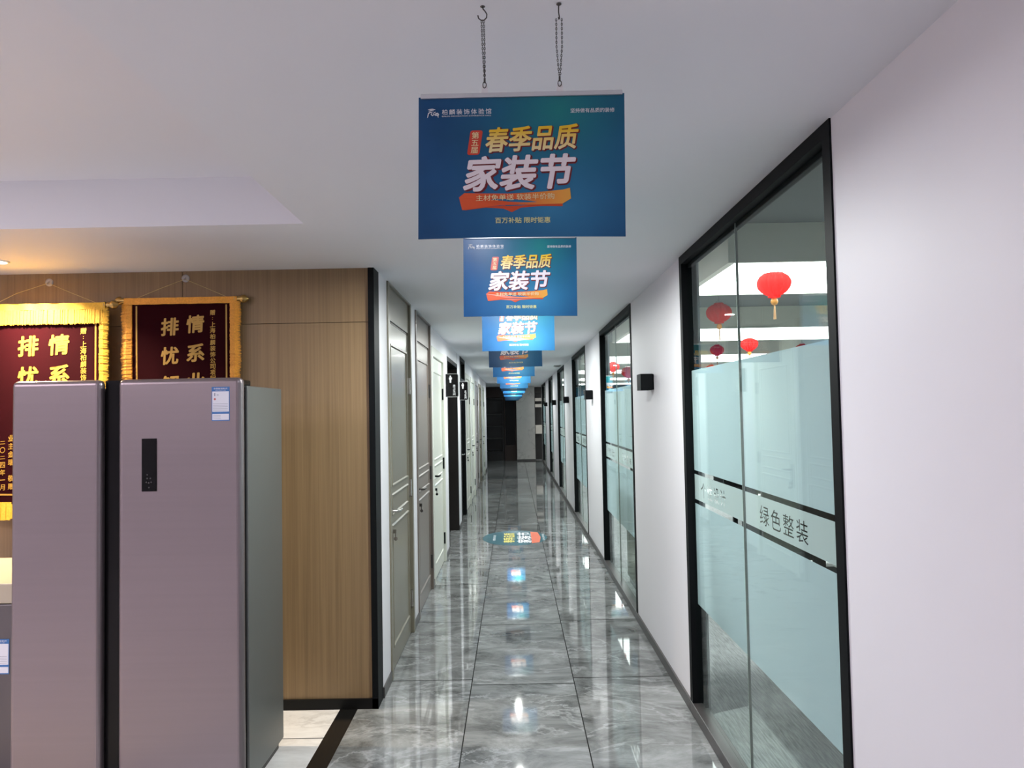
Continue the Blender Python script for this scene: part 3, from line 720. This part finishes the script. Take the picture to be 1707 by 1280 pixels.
# ------------------------------------------------------------------ washroom signs
def sign(y, x1, label, ch):
    t = thing('washroom_sign', label, 'sign', (XL, y, 1.90), 'washroom signs')
    x0 = XL+0.0; z0, z1 = 1.765, 2.03
    def rrect(a, b, c, d, r):
        out = []
        for (cx_, cz_, a0) in ((b-r, d-r, 0), (a+0.001, d-0.001, 90), (a+0.001, c+0.001, 180), (b-r, c+r, 270)):
            q = r if cx_ == b-r else 0.001
            for k in range(6):
                an = math.radians(a0+18*k); out.append((cx_+q*math.cos(an), cz_+q*math.sin(an)))
        return out
    MB().prism(rrect(x0, x1, z0, z1, 0.022), 'y', y, y+0.030).build('sign_plate', M['black_plastic'], t)
    o1 = rrect(x0, x1, z0, z1, 0.022); o2 = rrect(x0, x1-0.006, z0+0.006, z1-0.006, 0.017)
    mb = MB(); n = len(o1)
    mb.add([(a, y-0.001, b) for a, b in o1]+[(a, y-0.001, b) for a, b in o2], [(i, (i+1) % n, n+(i+1) % n, n+i) for i in range(n)])
    mb.build('edge_strip', pbr('grey_sign_edge', (0.35, 0.36, 0.35, 1), 0.3) if 'grey_sign_edge' not in bpy.data.materials else bpy.data.materials['grey_sign_edge'], t)
    cx_ = x0+(x1-x0)*0.38; cz_ = 1.975
    W_ = bpy.data.materials.get('white_sign_print') or pbr('white_sign_print', (0.8, 0.8, 0.8, 1), 0.4)
    pic = MB()
    pic.lathe([(0.0085, -0.001), (0.0085, 0.0)], 16, (cx_, y-0.001, cz_+0.025), axis='y')
    pic.prism([(cx_-0.017, cz_+0.012), (cx_-0.012, cz_+0.015), (cx_+0.012, cz_+0.015), (cx_+0.017, cz_+0.012), (cx_+0.017, cz_-0.008), (cx_+0.010, cz_-0.014), (cx_+0.009, cz_-0.048), (cx_-0.009, cz_-0.048), (cx_-0.010, cz_-0.014), (cx_-0.017, cz_-0.008)], 'y', y-0.002, y-0.0005)
    pic.build('pictogram', W_, t)
    xx = x0+(x1-x0)*0.56
    MB().glyphs('\n'.join(ch), xx, 1.785, 0.030, 0.120, lambda x, z: (x, y-0.0012, z), 0.01, 0, 1.0).build('sign_lettering', W_, t)
    return t
sign(8.22, -0.612, 'black projecting washroom sign nearer to the cream door', '男卫生间')
sign(10.36, -0.634, 'smaller looking black washroom sign behind the first one', '女卫生间')

# ------------------------------------------------------------------ round floor sticker
fs = thing('floor_sticker', 'oval teal promotional sticker on the grey marble floor', 'floor sticker', (-0.01, 9.28, 0))
cxs, cys, rx, ry = -0.01, 9.28, 0.405, 0.53
MB().add([(cxs+rx*math.cos(2*PI*k/64), cys+ry*math.sin(2*PI*k/64), z) for z in (0.0, 0.0015) for k in range(64)],
         [tuple(range(64))[::-1], tuple(range(64, 128))] + [(k, (k+1) % 64, 64+(k+1) % 64, 64+k) for k in range(64)]).build('sticker_disc', pbr('teal_sticker_print', (0.015, 0.12, 0.16, 1), 0.25, noise=0.5, scale=4), fs)
def floor_words(name, body, x0, x1, y0, y1, mat, zz, bold):
    # up is -X, reading direction +Y
    MB().glyphs(body, 0, 0, 1, 1, lambda s, t_: (x1-(x1-x0)*t_, y0+(y1-y0)*s, zz), bold, 0.0, lift=(0, 0, 1)).build(name, mat, fs)
floor_words('title', '春季品质', -0.155, -0.01, 8.93, 9.62, bpy.data.materials['yellow_title_print'] if False else pbr('yellow_sticker_print', (0.75, 0.62, 0.10, 1), 0.4), 0.0022, 0.03)
floor_words('headline', '家装节', 0.015, 0.20, 8.90, 9.66, M['headline'], 0.0022, 0.03)
MB().prism([(0.195, 8.86), (0.29, 8.92), (0.315, 9.28), (0.29, 9.64), (0.195, 9.70)], 'z', 0.0015, 0.0021).build('ribbon', pbr('red_orange_sticker_print', (0.75, 0.13, 0.05, 1), 0.4), fs)
floor_words('footer_lettering', '百万补贴 限时钜惠', 0.335, 0.365, 9.05, 9.5, M['white_print'], 0.0022, 0.01)
floor_words('brand_lettering', '柏麟装饰体验馆', -0.285, -0.25, 9.08, 9.48, M['white_print'], 0.0022, 0.01)

# ------------------------------------------------------------------ refrigerator
FX0, FX1, FY = -2.097, -1.134, 3.044
steel = pbr('mauve_grey_steel', (0.25, 0.213, 0.225, 1), 0.33, 0.75, noise=0.04, scale=1.0, stretch=(1, 1, 60))
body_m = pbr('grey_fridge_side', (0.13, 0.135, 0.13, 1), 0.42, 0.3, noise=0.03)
fr = thing('refrigerator', 'tall grey side-by-side refrigerator in front of the wood wall', 'refrigerator', ((FX0+FX1)/2, 3.3, 0))
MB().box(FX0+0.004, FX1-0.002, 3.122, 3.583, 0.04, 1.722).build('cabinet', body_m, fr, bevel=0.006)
MB().box(FX0+0.02, FX1-0.02, 3.15, 3.56, 0.0, 0.04).build('plinth', M['black_plastic'], fr)
MB().box(FX0+0.012, FX1-0.012, 3.092, 3.124, 0.06, 1.715).build('door_gasket', M['black_plastic'], fr)
for (a, b) in ((-2.097, -1.7215), (-1.651, -1.134)):
    dl = MB().box(a, b, FY, 3.095, 0.055, 1.755)
    d = dl.build('fridge_door', steel, fr, bevel=0.022, seg=5)
MB().box(-1.7225, -1.650, 3.084, 3.094, 0.055, 1.752).build('handle_recess', M['black_plastic'], fr)
dp = MB().box(-1.5485, -1.486, FY-0.0025, FY+0.002, 1.287, 1.506).build('display_panel', M['black_plastic'], fr, bevel=0.001)
dd_ = MB()
for (x, z) in ((-1.525, 1.356), (-1.525, 1.341), (-1.512, 1.341), (-1.529, 1.325), (-1.519, 1.322), (-1.509, 1.325), (-1.518, 1.303)):
    dd_.lathe([(0.0032, -0.0002), (0.0032, 0.0)], 10, (x, FY-0.0026, z), axis='y')
dd_.build('touch_icons', pbr('dim_icon_print', (0.05, 0.05, 0.05, 1), 0.4), dp)
hc = MB().box(FX1-0.14, FX1-0.015, 3.10, 3.20, 1.722, 1.748).build('hinge_cover', M['black_plastic'], fr, bevel=0.006)
MB().box(FX0+0.02, FX0+0.14, 3.10, 3.20, 1.722, 1.748).build('hinge_cover', M['black_plastic'], fr, bevel=0.006)
lblue = pbr('blue_label_print', (0.04, 0.16, 0.42, 1), 0.4); lwhite = pbr('white_label_paper', (0.72, 0.75, 0.82, 1), 0.45); lgrey = pbr('grey_label_print', (0.30, 0.33, 0.40, 1), 0.5); lred = pbr('red_label_print', (0.5, 0.12, 0.1, 1), 0.5)
def energy_label(x0, x1, z0, z1, y, par):
    lb = MB().box(x0, x1, y-0.0008, y, z0, z1).build('energy_label', lblue, par, label='blue bordered white energy label')
    H_ = z1-z0; W_ = x1-x0; e = 0.003
    MB().box(x0+e, x1-e, y-0.0012, y-0.0006, z0+H_*0.27, z1-H_*0.135).box(x0+e, x1-e, y-0.0012, y-0.0006, z0+H_*0.03, z0+H_*0.205).build('label_paper', lwhite, lb)
    P = lambda x, z: (x, y-0.0015, z)
    t = MB()
    t.glyphs('中国能效标识', x0+W_*0.12, z1-H_*0.075, W_*0.76, H_*0.045, P, 0.01)
    t.glyphs('CHINA ENERGY LABEL', x0+W_*0.2, z1-H_*0.115, W_*0.6, H_*0.022, P)
    t.build('label_header', lwhite, lb)
    g = MB()
    for zz in (0.50, 0.455, 0.41, 0.36, 0.31): g.add([P(x0+W_*0.08, z0+H_*zz), P(x0+W_*0.9, z0+H_*zz), P(x0+W_*0.9, z0+H_*(zz+0.010)), P(x0+W_*0.08, z0+H_*(zz+0.010))], [(0, 1, 2, 3)])
    for zz in (0.06, 0.11, 0.15): g.add([P(x0+W_*0.08, z0+H_*zz), P(x0+W_*0.5, z0+H_*zz), P(x0+W_*0.5, z0+H_*(zz+0.010)), P(x0+W_*0.08, z0+H_*(zz+0.010))], [(0, 1, 2, 3)])
    g.glyphs('1', x0+W_*0.14, z0+H_*0.73, W_*0.07, H_*0.09, P, 0.03); g.glyphs('级', x0+W_*0.28, z0+H_*0.74, W_*0.12, H_*0.05, P, 0.01)
    g.build('label_print', lgrey, lb)
    MB().lathe([(0.0045, -0.0002), (0.0045, 0)], 12, (x0+W_*0.18, y-0.0013, z0+H_*0.64), axis='y').build('label_mark', lred, lb)
energy_label(-1.257, -1.182, 1.574, 1.716, FY, fr)

# ------------------------------------------------------------------ washing machine just seen at the left edge
wmg = pbr('dark_grey_enamel', (0.11, 0.10, 0.105, 1), 0.35, 0.3)
wm = thing('washing_machine', 'dark grey front-loading washing machine behind the left side of the refrigerator', 'washing machine', (-2.44, 3.5, 0))
MB().box(-2.74, -2.14, 3.205, 3.80, 0.03, 0.795).build('cabinet', wmg, wm, bevel=0.008)
MB().box(-2.74, -2.14, 3.20, 3.80, 0.797, 0.885).build('control_panel', pbr('beige_panel_plastic', (0.42, 0.38, 0.29, 1), 0.4), wm, bevel=0.006)
for (x, y) in ((-2.70, 3.25), (-2.18, 3.25), (-2.70, 3.75), (-2.18, 3.75)):
    MB().lathe([(0.02, 0), (0.02, 0.032)], 12, (x, y, 0)).build('foot', M['black_plastic'], wm)
dr = MB().lathe([(0.20, 0.0), (0.20, -0.025), (0.17, -0.04), (0.15, -0.03)], 40, (-2.47, 3.205, 0.40), axis='y').build('door_ring', M['chrome'], wm)
MB().lathe([(0.15, -0.028), (0.10, -0.02), (0.02, -0.012)], 40, (-2.47, 3.205, 0.40), axis='y').build('door_glass', M['black_plastic'], dr)
MB().lathe([(0.032, 0), (0.030, -0.02)], 24, (-2.44, 3.20, 0.84), axis='y').build('dial', M['chrome'], wm)
energy_label(-2.295, -2.205, 0.495, 0.645, 3.204, wm)

# ------------------------------------------------------------------ presentation flags on the wood wall
velvet = pbr('maroon_velvet', (0.020, 0.0010, 0.0030, 1), 0.9, spec=0.08, noise=0.25, scale=5)
gold = pbr('gold_fringe_yarn', (0.80, 0.44, 0.03, 1), 0.6, noise=0.35, scale=1.0, stretch=(120, 120, 120), bump=0.3)
gold2 = pbr('orange_gold_yarn', (0.80, 0.33, 0.03, 1), 0.6, noise=0.35, scale=1.0, stretch=(120, 120, 120), bump=0.3)
goldtext = pbr('gold_lettering', (0.44, 0.25, 0.03, 1), 0.5)
brass = pbr('antique_brass', (0.45, 0.30, 0.10, 1), 0.3, 0.9)
cordm = pbr('gold_cord', (0.55, 0.42, 0.16, 1), 0.6)
def flag(label, xc, half, fringe, y, zrod, zbot, valance, hookx, hookz, texts, fr_mat, stripe_in):
    t = thing('presentation_flag', label, 'hanging flag', (xc, y, zrod), 'presentation flags on the wood wall')
    xa, xb = xc-half, xc+half
    wav = lambda x, z: 0.006*math.sin((x-xa)*14+1.3)*(zrod-z) + 0.004*math.sin((x-xa)*31)*(zrod-z)
    cl = MB(); cl.grid(lambda u, v: (xa+(xb-xa)*u, y+wav(xa+(xb-xa)*u, zbot+(zrod-zbot)*v), zbot+(zrod-zbot)*v), 20, 16)
    cl.grid(lambda u, v: (xb-(xb-xa)*u, y+0.004+wav(xb-(xb-xa)*u, zbot+(zrod-zbot)*v), zbot+(zrod-zbot)*v), 20, 16)
    cl.build('velvet_panel', velvet, t)
    rod = MB()
    rod.tube([(xa-0.02, y+0.002, zrod), (xb+0.02, y+0.002, zrod)], 0.010, 10)
    for s, x in ((-1, xa-0.02), (1, xb+0.02)):
        rod.lathe([(0.010, 0), (0.019, s*0.007), (0.012, s*0.017), (0.018, s*0.026), (0.014, s*0.034), (0.024, s*0.048), (0.021, s*0.064), (0.004, s*0.080)], 14, (x, y+0.002, zrod), axis='x')
    rod.build('rod', brass, t)
    # header sleeve and fringe
    hd = MB().grid(lambda u, v: (xa-fringe*0.7+(xb-xa+fringe*1.4)*u, y-0.013-0.003*math.sin(u*40)-0.002*math.sin(u*17+1), zrod+0.012-0.036*v), 60, 3)
    hd.grid(lambda u, v: (xb+fringe*0.7-(xb-xa+fringe*1.4)*u, y+0.014, zrod+0.012-0.030*v), 10, 2)
    hd.grid(lambda u, v: (xa-fringe*0.7+(xb-xa+fringe*1.4)*u, y-0.013+0.027*v, zrod+0.012), 60, 1)
    hd.build('header_sleeve', fr_mat, t)
    if valance:
        vl = MB(); n = 110
        for k in range(n):
            a = xa-0.02+(xb-xa+0.04)*k/n; b = a+(xb-xa+0.04)/n
            m_ = (a+b)/2; zb = zrod-0.022-valance-0.006*random.random(); yy = y-0.012-0.004*random.random()
            vl.add([(a, yy, zrod-0.022), (b, yy, zrod-0.022), (b, yy-0.003, zb+0.006), (m_, yy-0.003, zb), (a, yy-0.003, zb+0.006)], [(0, 4, 3, 2, 1)])
            vl.add([(a, yy+0.004, zrod-0.022), (b, yy+0.004, zrod-0.022), (b, yy+0.002, zb+0.006), (m_, yy+0.002, zb), (a, yy+0.002, zb+0.006)], [(0, 1, 2, 3, 4)])
        vl.build('valance_fringe', gold, t)
    for s, x in ((-1, xa), (1, xb)):
        sf = MB(); n = 130; dz = (zrod-zbot)/n
        for k in range(n):
            z = zrod-0.01-dz*k
            o_ = fringe*(0.92+0.10*random.random()+0.05*math.sin(k*0.22)); yy = y-0.005-0.007*random.random()
            p = [(x, yy, z), (x+s*o_*0.5, yy-0.005, z-dz*0.1), (x+s*o_, yy, z-dz*0.9), (x+s*o_, yy, z-dz*1.4), (x+s*o_*0.5, yy-0.005, z-dz*1.4), (x, yy, z-dz*1.1)]
            sf.add(p, [(0, 5, 4, 1), (1, 4, 3, 2)] if s > 0 else [(0, 1, 4, 5), (1, 2, 3, 4)])
            q = [(a, b+0.010, c) for a, b, c in p]
            sf.add(q, [(0, 1, 4, 5), (1, 2, 3, 4)] if s > 0 else [(0, 5, 4, 1), (1, 4, 3, 2)])
        sf.build('side_fringe', fr_mat, t)
        xs = x-s*stripe_in
        MB().grid(lambda u, v: (xs+0.009*(u-0.5), y-0.0015+wav(xs+0.009*(u-0.5), zbot+0.05+(zrod-0.03-zbot-0.05)*v), zbot+0.05+(zrod-0.03-zbot-0.05)*v), 1, 16).build('gold_stripe', goldtext, t)
    MB().grid(lambda u, v: (xa+stripe_in+(xb-xa-2*stripe_in)*u, y-0.0015+wav(xa+stripe_in+(xb-xa-2*stripe_in)*u, zbot+0.05), zbot+0.046+0.009*v), 20, 1).build('gold_stripe', goldtext, t)
    bf = MB(); n = 90
    for k in range(n):
        a = xa-fringe*0.5+(xb-xa+fringe)*k/n; b = a+(xb-xa+fringe)/n; yy = y-0.004*random.random()
        zb = zbot-0.075-0.012*random.random()
        bf.add([(a, yy, zbot+0.01), (b, yy, zbot+0.01), (b, yy-0.004, zb), (a, yy-0.004, zb)], [(0, 3, 2, 1)])
        bf.add([(a, yy+0.006, zbot+0.01), (b, yy+0.006, zbot+0.01), (b, yy+0.003, zb), (a, yy+0.003, zb)], [(0, 1, 2, 3)])
    bf.build('bottom_fringe', gold, t)
    for (nm, body, cx_, ztop, size, pitch, bold, lay) in texts:
        mb = MB()
        for k, ch in enumerate(body):
            if ch == ' ': continue
            small = ch in '：·'
            s_ = size*(0.45 if small else 1.0)
            hh = s_*(0.12 if ch == '一' else 0.5 if ch in '二' else 1.0)
            z = ztop-pitch*k-size*0.5
            mb.glyphs(ch, cx_-s_/2*(0.4 if small else 1), z-hh/2, s_*(0.4 if small else 1), hh, lambda x, zz: (x, y-0.0022+wav(x, zz), zz+0.06*(x-cx_)), bold, 0.05)
            if nm == 'main_lettering':
                mb.build('embroidered_character', goldtext, t); mb = MB()
        if mb.v: mb.build(nm, goldtext, t)
    cd = MB()
    cd.tube([(xa+0.01, y+0.002, zrod+0.008), ((xa+hookx)/2, y+0.01, (zrod+hookz)/2), (hookx, WY-0.012, hookz-0.006), ((xb+hookx)/2, y+0.01, (zrod+hookz)/2), (xb-0.01, y+0.002, zrod+0.008)], 0.0014, 6)
    cd.build('hanging_cord', cordm, t)
    hk = thing('wall_hook', 'small clear stick-on hook holding the cord of the ' + ('left' if xc < -2.2 else 'right') + ' flag', 'hook', (hookx, WY, hookz), 'stick-on hooks on the wood wall')
    hp = pbr('clear_grey_plastic', (0.45, 0.43, 0.42, 1), 0.2) if 'clear_grey_plastic' not in bpy.data.materials else bpy.data.materials['clear_grey_plastic']
    MB().lathe([(0.022, 0), (0.022, -0.003), (0.014, -0.005)], 20, (hookx, WY, hookz), axis='y').build('backing_disc', hp, hk)
    MB().tube([(hookx, WY-0.004, hookz+0.006), (hookx, WY-0.010, hookz-0.004), (hookx, WY-0.016, hookz-0.010), (hookx, WY-0.020, hookz-0.004)], 0.003, 8).build('hook_arm', hp, hk)
    return t
SC = 0.00327
fy = 3.975
def fX(px, y): return (px-854-0.0)/F_PX*y*1.0
zr = 2.235
flag('maroon flag with gold fringe, right of the two, partly behind the refrigerator', -1.806, 0.268, 0.058, fy, zr, 1.16, 0.0, -1.80, 2.36,
     [('main_lettering', '情系业主', -1.729, zr-0.085, 0.098, 0.158, 0.03, 0), ('main_lettering', '排忧解难', -1.868, zr-0.098, 0.098, 0.158, 0.03, 0),
      ('small_lettering', '赠：上海柏麟装饰公司项目部', -1.635, zr-0.058, 0.029, 0.0328, 0.02, 0), ('small_lettering', '业主敬赠', -1.985, 1.55, 0.029, 0.036, 0.02, 0)], gold2, 0.022)
fy2 = 3.93; zr2 = 2.208
flag('larger maroon flag with deep gold fringe, cut off by the left edge', -2.525, 0.298, 0.050, fy2, zr2, 1.145, 0.078, -2.555, 2.352,
     [('main_lettering', '情系业主', -2.447, zr2-0.155, 0.112, 0.166, 0.03, 0), ('main_lettering', '排忧解难', -2.612, zr2-0.160, 0.112, 0.166, 0.03, 0),
      ('small_lettering', '赠：上海柏麟装饰公司项目部', -2.315, zr2-0.122, 0.034, 0.0360, 0.02, 0), ('small_lettering', '业主金瑞 敬赠', -2.702, 1.515, 0.034, 0.043, 0.02, 0),
      ('small_lettering', '二〇二四年一月', -2.752, 1.490, 0.032, 0.040, 0.015, 0)], gold, 0.022)

# ------------------------------------------------------------------ office behind the glass
panel_on = emit('lit_office_panel', (0.96, 1.0, 0.985, 1), 7.5)
boxside = pbr('light_box_side', (0.80, 0.79, 0.69, 1), 0.6)
near_names = ['nearest', 'second nearest', 'third nearest', 'fourth nearest', 'fifth nearest', 'farthest']
for i, (a, b) in enumerate([(4.06, 5.25), (7.45, 8.85), (11.1, 12.9), (14.9, 16.3), (18.6, 20.0), (22.2, 23.6)]):
    t = thing('ceiling_light_box', '%s white glowing light box on the office ceiling' % near_names[i], 'ceiling light', (3.8, (a+b)/2, 2.62), 'office ceiling light boxes')
    MB().box(1.22, 1.26, a, b, 2.40, 2.62).box(6.46, 6.5, a, b, 2.40, 2.62).box(1.26, 6.46, a, a+0.02, 2.40, 2.62).box(1.26, 6.46, b-0.02, b, 2.40, 2.62).build('box_frame', boxside, t)
    MB().box(1.26, 6.46, a+0.02, b-0.02, 2.402, 2.415).build('diffuser', panel_on, t)

def lantern_proto():
    t = thing('paper_lantern', 'x', 'lantern', (0, 0, 0), 'red paper lanterns in the office')
    prof = [(0.030, 0.082), (0.040, 0.080), (0.038, 0.070), (0.058, 0.066), (0.088, 0.045), (0.103, 0.018), (0.104, 0.0), (0.098, -0.022), (0.078, -0.046), (0.052, -0.064), (0.036, -0.070), (0.040, -0.080), (0.026, -0.082)]
    MB().lathe(prof, 64, lobes=14, depth=0.22).build('lantern_body', M['red_paper'], t)
    MB().lathe([(0.004, -0.082), (0.018, -0.090), (0.022, -0.108), (0.016, -0.124), (0.004, -0.130)], 18).build('gold_bead', pbr('gold_bead', (0.7, 0.30, 0.05, 1), 0.4), t)
    mb = MB()
    for k in range(9):
        a = 2*PI*k/9; mb.tube([(0.003*math.cos(a), 0.003*math.sin(a), -0.128), (0.005*math.cos(a), 0.005*math.sin(a), -0.17), (0.007*math.cos(a), 0.007*math.sin(a), -0.215)], 0.0016, 5)
    mb.build('tassel', pbr('yellow_tassel', (0.75, 0.45, 0.22, 1), 0.7), t)
    return t
lpb = lantern_proto()
LT = [(1.60, 4.42, 2.335, 2.40, 'large red paper lantern just inside the nearest glazed bay, under the light box'),
      (1.66, 5.82, 2.345, 2.62, 'red paper lantern left of the largest one, across the glass joint'),
      (2.80, 8.60, 2.330, 2.40, 'small red paper lantern behind the glass joint of the nearest bay'),
      (2.98, 10.60, 2.425, 2.62, 'small red paper lantern at the left of the nearest bay, below the second one'),
      (4.10, 10.30, 2.39, 2.62, 'small red paper lantern half hidden by the frosted film, at the right'),
      (3.95, 12.2, 2.31, 2.40, 'tiny red lantern peeping over the film beside the glass joint'),
      (3.65, 13.4, 2.30, 2.62, 'tiny red lantern peeping over the film at the far left of the nearest bay'),
      (1.62, 10.2, 2.11, 2.62, 'red paper lantern low behind the second glazed bay'),
      (1.60, 11.6, 2.27, 2.40, 'red paper lantern left of the low one, behind the second glazed bay'),
      (1.60, 8.0, 2.24, 2.40, 'red paper lantern at the right edge of the second glazed bay'),
      (1.60, 13.6, 2.14, 2.62, 'red paper lantern deepest behind the second glazed bay')]
for i, (x, y, z, zc, lb) in enumerate(LT):
    o = lpb if i == 0 else copy_tree(lpb)
    o.location = (x, y, z); o['label'] = lb
    hgt = zc-z-0.08
    MB().tube([(x, y, z+0.072), (x, y, zc)], 0.0014, 5).tube([(x-0.03, y, z+0.080), (x, y, z+0.080+min(0.03, hgt*0.8)), (x+0.03, y, z+0.080)], 0.0012, 5).build('hanging_thread', M['dark_steel'], o)

deskw = pbr('white_desk_laminate', (0.75, 0.76, 0.75, 1), 0.35)
desks = [(1.22, 3.02, 3.95, 'nearest'), (1.9, 3.4, 7.0, 'second nearest'), (1.9, 3.4, 10.2, 'third nearest'), (1.9, 3.4, 13.6, 'farthest')]
for (x0, x1, y, nm) in desks:
    t = thing('office_desk', '%s white office desk behind the frosted glass' % nm, 'desk', ((x0+x1)/2, y, 0), 'office desks behind the glass')
    MB().box(x0, x1, y-0.6, y+0.6, 0.72, 0.75).build('desk_top', deskw, t, bevel=0.003)
    for (lx, ly) in ((x0+0.36, y-0.55), (x1-0.04, y-0.55), (x0+0.36, y+0.55), (x1-0.04, y+0.55)):
        MB().box(lx-0.02, lx+0.02, ly-0.02, ly+0.02, 0, 0.72).build('leg', M['black_metal'], t)
for (x0, x1, y, nm) in desks:
    t = thing('desk_screen', 'dark divider screen standing on the %s white office desk' % nm, 'desk screen', ((x0+x1)/2, y, 0.75), 'divider screens on the office desks')
    dv = bpy.data.materials.get('dark_divider') or pbr('dark_divider', (0.05, 0.052, 0.055, 1), 0.6)
    MB().box(x0, x1, y-0.012, y+0.012, 0.765, 1.08).build('screen_panel', dv, t, bevel=0.003)
    for xx in (x0+0.15, x1-0.15): MB().box(xx-0.03, xx+0.03, y-0.03, y+0.03, 0.75, 0.80).build('clamp', M['alu'], t)
ORDM = iter(['left of the nearest pair on the nearest desk', 'right of the nearest pair on the nearest desk', 'on the left of the second nearest desk', 'on the right of the second nearest desk', 'on the left of the third nearest desk', 'on the right of the third nearest desk'])
for (x0, x1, y, nm) in desks[:3]:
    for xx in (x0+0.31, x1-0.42):
        t = thing('computer_monitor', 'dark computer monitor ' + next(ORDM) + ' behind the frosted glass', 'monitor', (xx, y-0.25, 0.75), 'monitors on the office desks')
        MB().box(xx-0.29, xx+0.29, y-0.27, y-0.24, 0.86, 1.22).build('screen', M['black_plastic'], t, bevel=0.004)
        MB().box(xx-0.03, xx+0.03, y-0.24, y-0.22, 0.76, 1.0).build('stand', M['black_metal'], t)
        MB().box(xx-0.11, xx+0.11, y-0.33, y-0.15, 0.75, 0.762).build('foot', M['black_metal'], t, bevel=0.003)
cb = thing('storage_cabinet', 'low dark cabinet behind the frosted film of the second bay', 'cabinet', (1.25, 6.35, 0))
cm = pbr('olive_grey_cabinet', (0.12, 0.125, 0.10, 1), 0.5)
MB().box(1.035, 1.45, 5.85, 6.85, 0.06, 0.90).build('carcass', cm, cb, bevel=0.004)
MB().box(1.02, 1.47, 5.83, 6.87, 0.90, 0.925).build('cabinet_top', cm, cb, bevel=0.004)
MB().box(1.05, 1.43, 5.87, 6.83, 0, 0.06).build('plinth', M['black_plastic'], cb)
for (a, b) in ((5.86, 6.345), (6.355, 6.84)):
    dd2 = MB().box(1.45, 1.465, a, b, 0.07, 0.895).build('cabinet_door', cm, cb, bevel=0.002)
    MB().box(1.465, 1.475, (a+b)/2-0.05, (a+b)/2+0.05, 0.82, 0.83).build('handle', M['chrome'], dd2)

# ------------------------------------------------------------------ dark lobby at the far end
pl_ = thing('pillar_marble', 'pale veined marble pillar at the end of the corridor', 'pillar', (0.39, 23.9, 0), kind='structure')
MB().box(0.10, 0.69, 23.6, 24.2, 0, ZC).build('pillar_slabs', M['pillar'], pl_, bevel=0.004)
MB().box(0.095, 0.695, 23.595, 24.2, 0, 0.05).build('pillar_base', M['skirting'], pl_)
blk = pbr('black_lacquer_wood', (0.010, 0.009, 0.009, 1), 0.3)
red = pbr('dark_reddish_bulkhead', (0.035, 0.016, 0.012, 1), 0.5)
st(MB().box(-2.5, 0.09, 23.75, 24.5, 2.06, ZC), 'trim_3', red, 'dark reddish bulkhead over the lobby shelving', 'bulkhead')
dc = thing('display_cabinet', 'tall black display cabinet left of the marble pillar in the dark lobby', 'cabinet', (-0.9, 24.1, 0))
MB().box(-2.4, -2.36, 23.9, 24.4, 0, 2.0).box(-0.36, -0.32, 23.9, 24.4, 0, 2.0).box(-2.36, -0.36, 24.36, 24.4, 0, 2.0).box(-2.4, -0.32, 23.9, 24.4, 2.0, 2.05).box(-2.36, -0.36, 23.9, 24.36, 0, 0.3).build('carcass', blk, dc)
for z in (0.7, 1.1, 1.5): MB().box(-2.36, -0.36, 23.92, 24.36, z, z+0.025).build('shelf', pbr('grey_shelf', (0.05, 0.05, 0.05, 1), 0.3) if 'grey_shelf' not in bpy.data.materials else bpy.data.materials['grey_shelf'], dc)
nc = thing('narrow_glazed_cabinet', 'narrow brown cabinet with a glass front beside the marble pillar', 'cabinet', (-0.13, 24.0, 0))
MB().box(-0.30, -0.27, 23.8, 24.3, 0, 2.05).box(0.05, 0.08, 23.8, 24.3, 0, 2.05).box(-0.27, 0.05, 23.8, 24.3, 2.0, 2.05).box(-0.27, 0.05, 24.25, 24.3, 0, 2.0).box(-0.27, 0.05, 23.8, 24.25, 0, 0.5).build('carcass', red, nc)
MB().box(-0.27, 0.05, 23.82, 23.83, 0.5, 2.0).build('glass_front', M['black_plastic'], nc)
MB().box(-0.27, 0.05, 23.85, 24.25, 0.50, 0.53).build('shelf', lgrey, nc)
rc = thing('wall_shelf_unit', 'dark shelf unit with pale shelves right of the marble pillar', 'shelf', (1.2, 24.3, 0))
MB().box(0.72, 1.9, 24.3, 24.45, 0.0, 2.2).build('back_board', blk, rc)
pale = pbr('pale_shelf_laminate', (0.35, 0.33, 0.30, 1), 0.5)
for (z, h) in ((0.85, 0.28), (1.92, 0.10), (1.72, 0.10)):
    MB().box(0.72, 1.9, 24.0, 24.3, z, z+h).build('shelf', pale, rc)
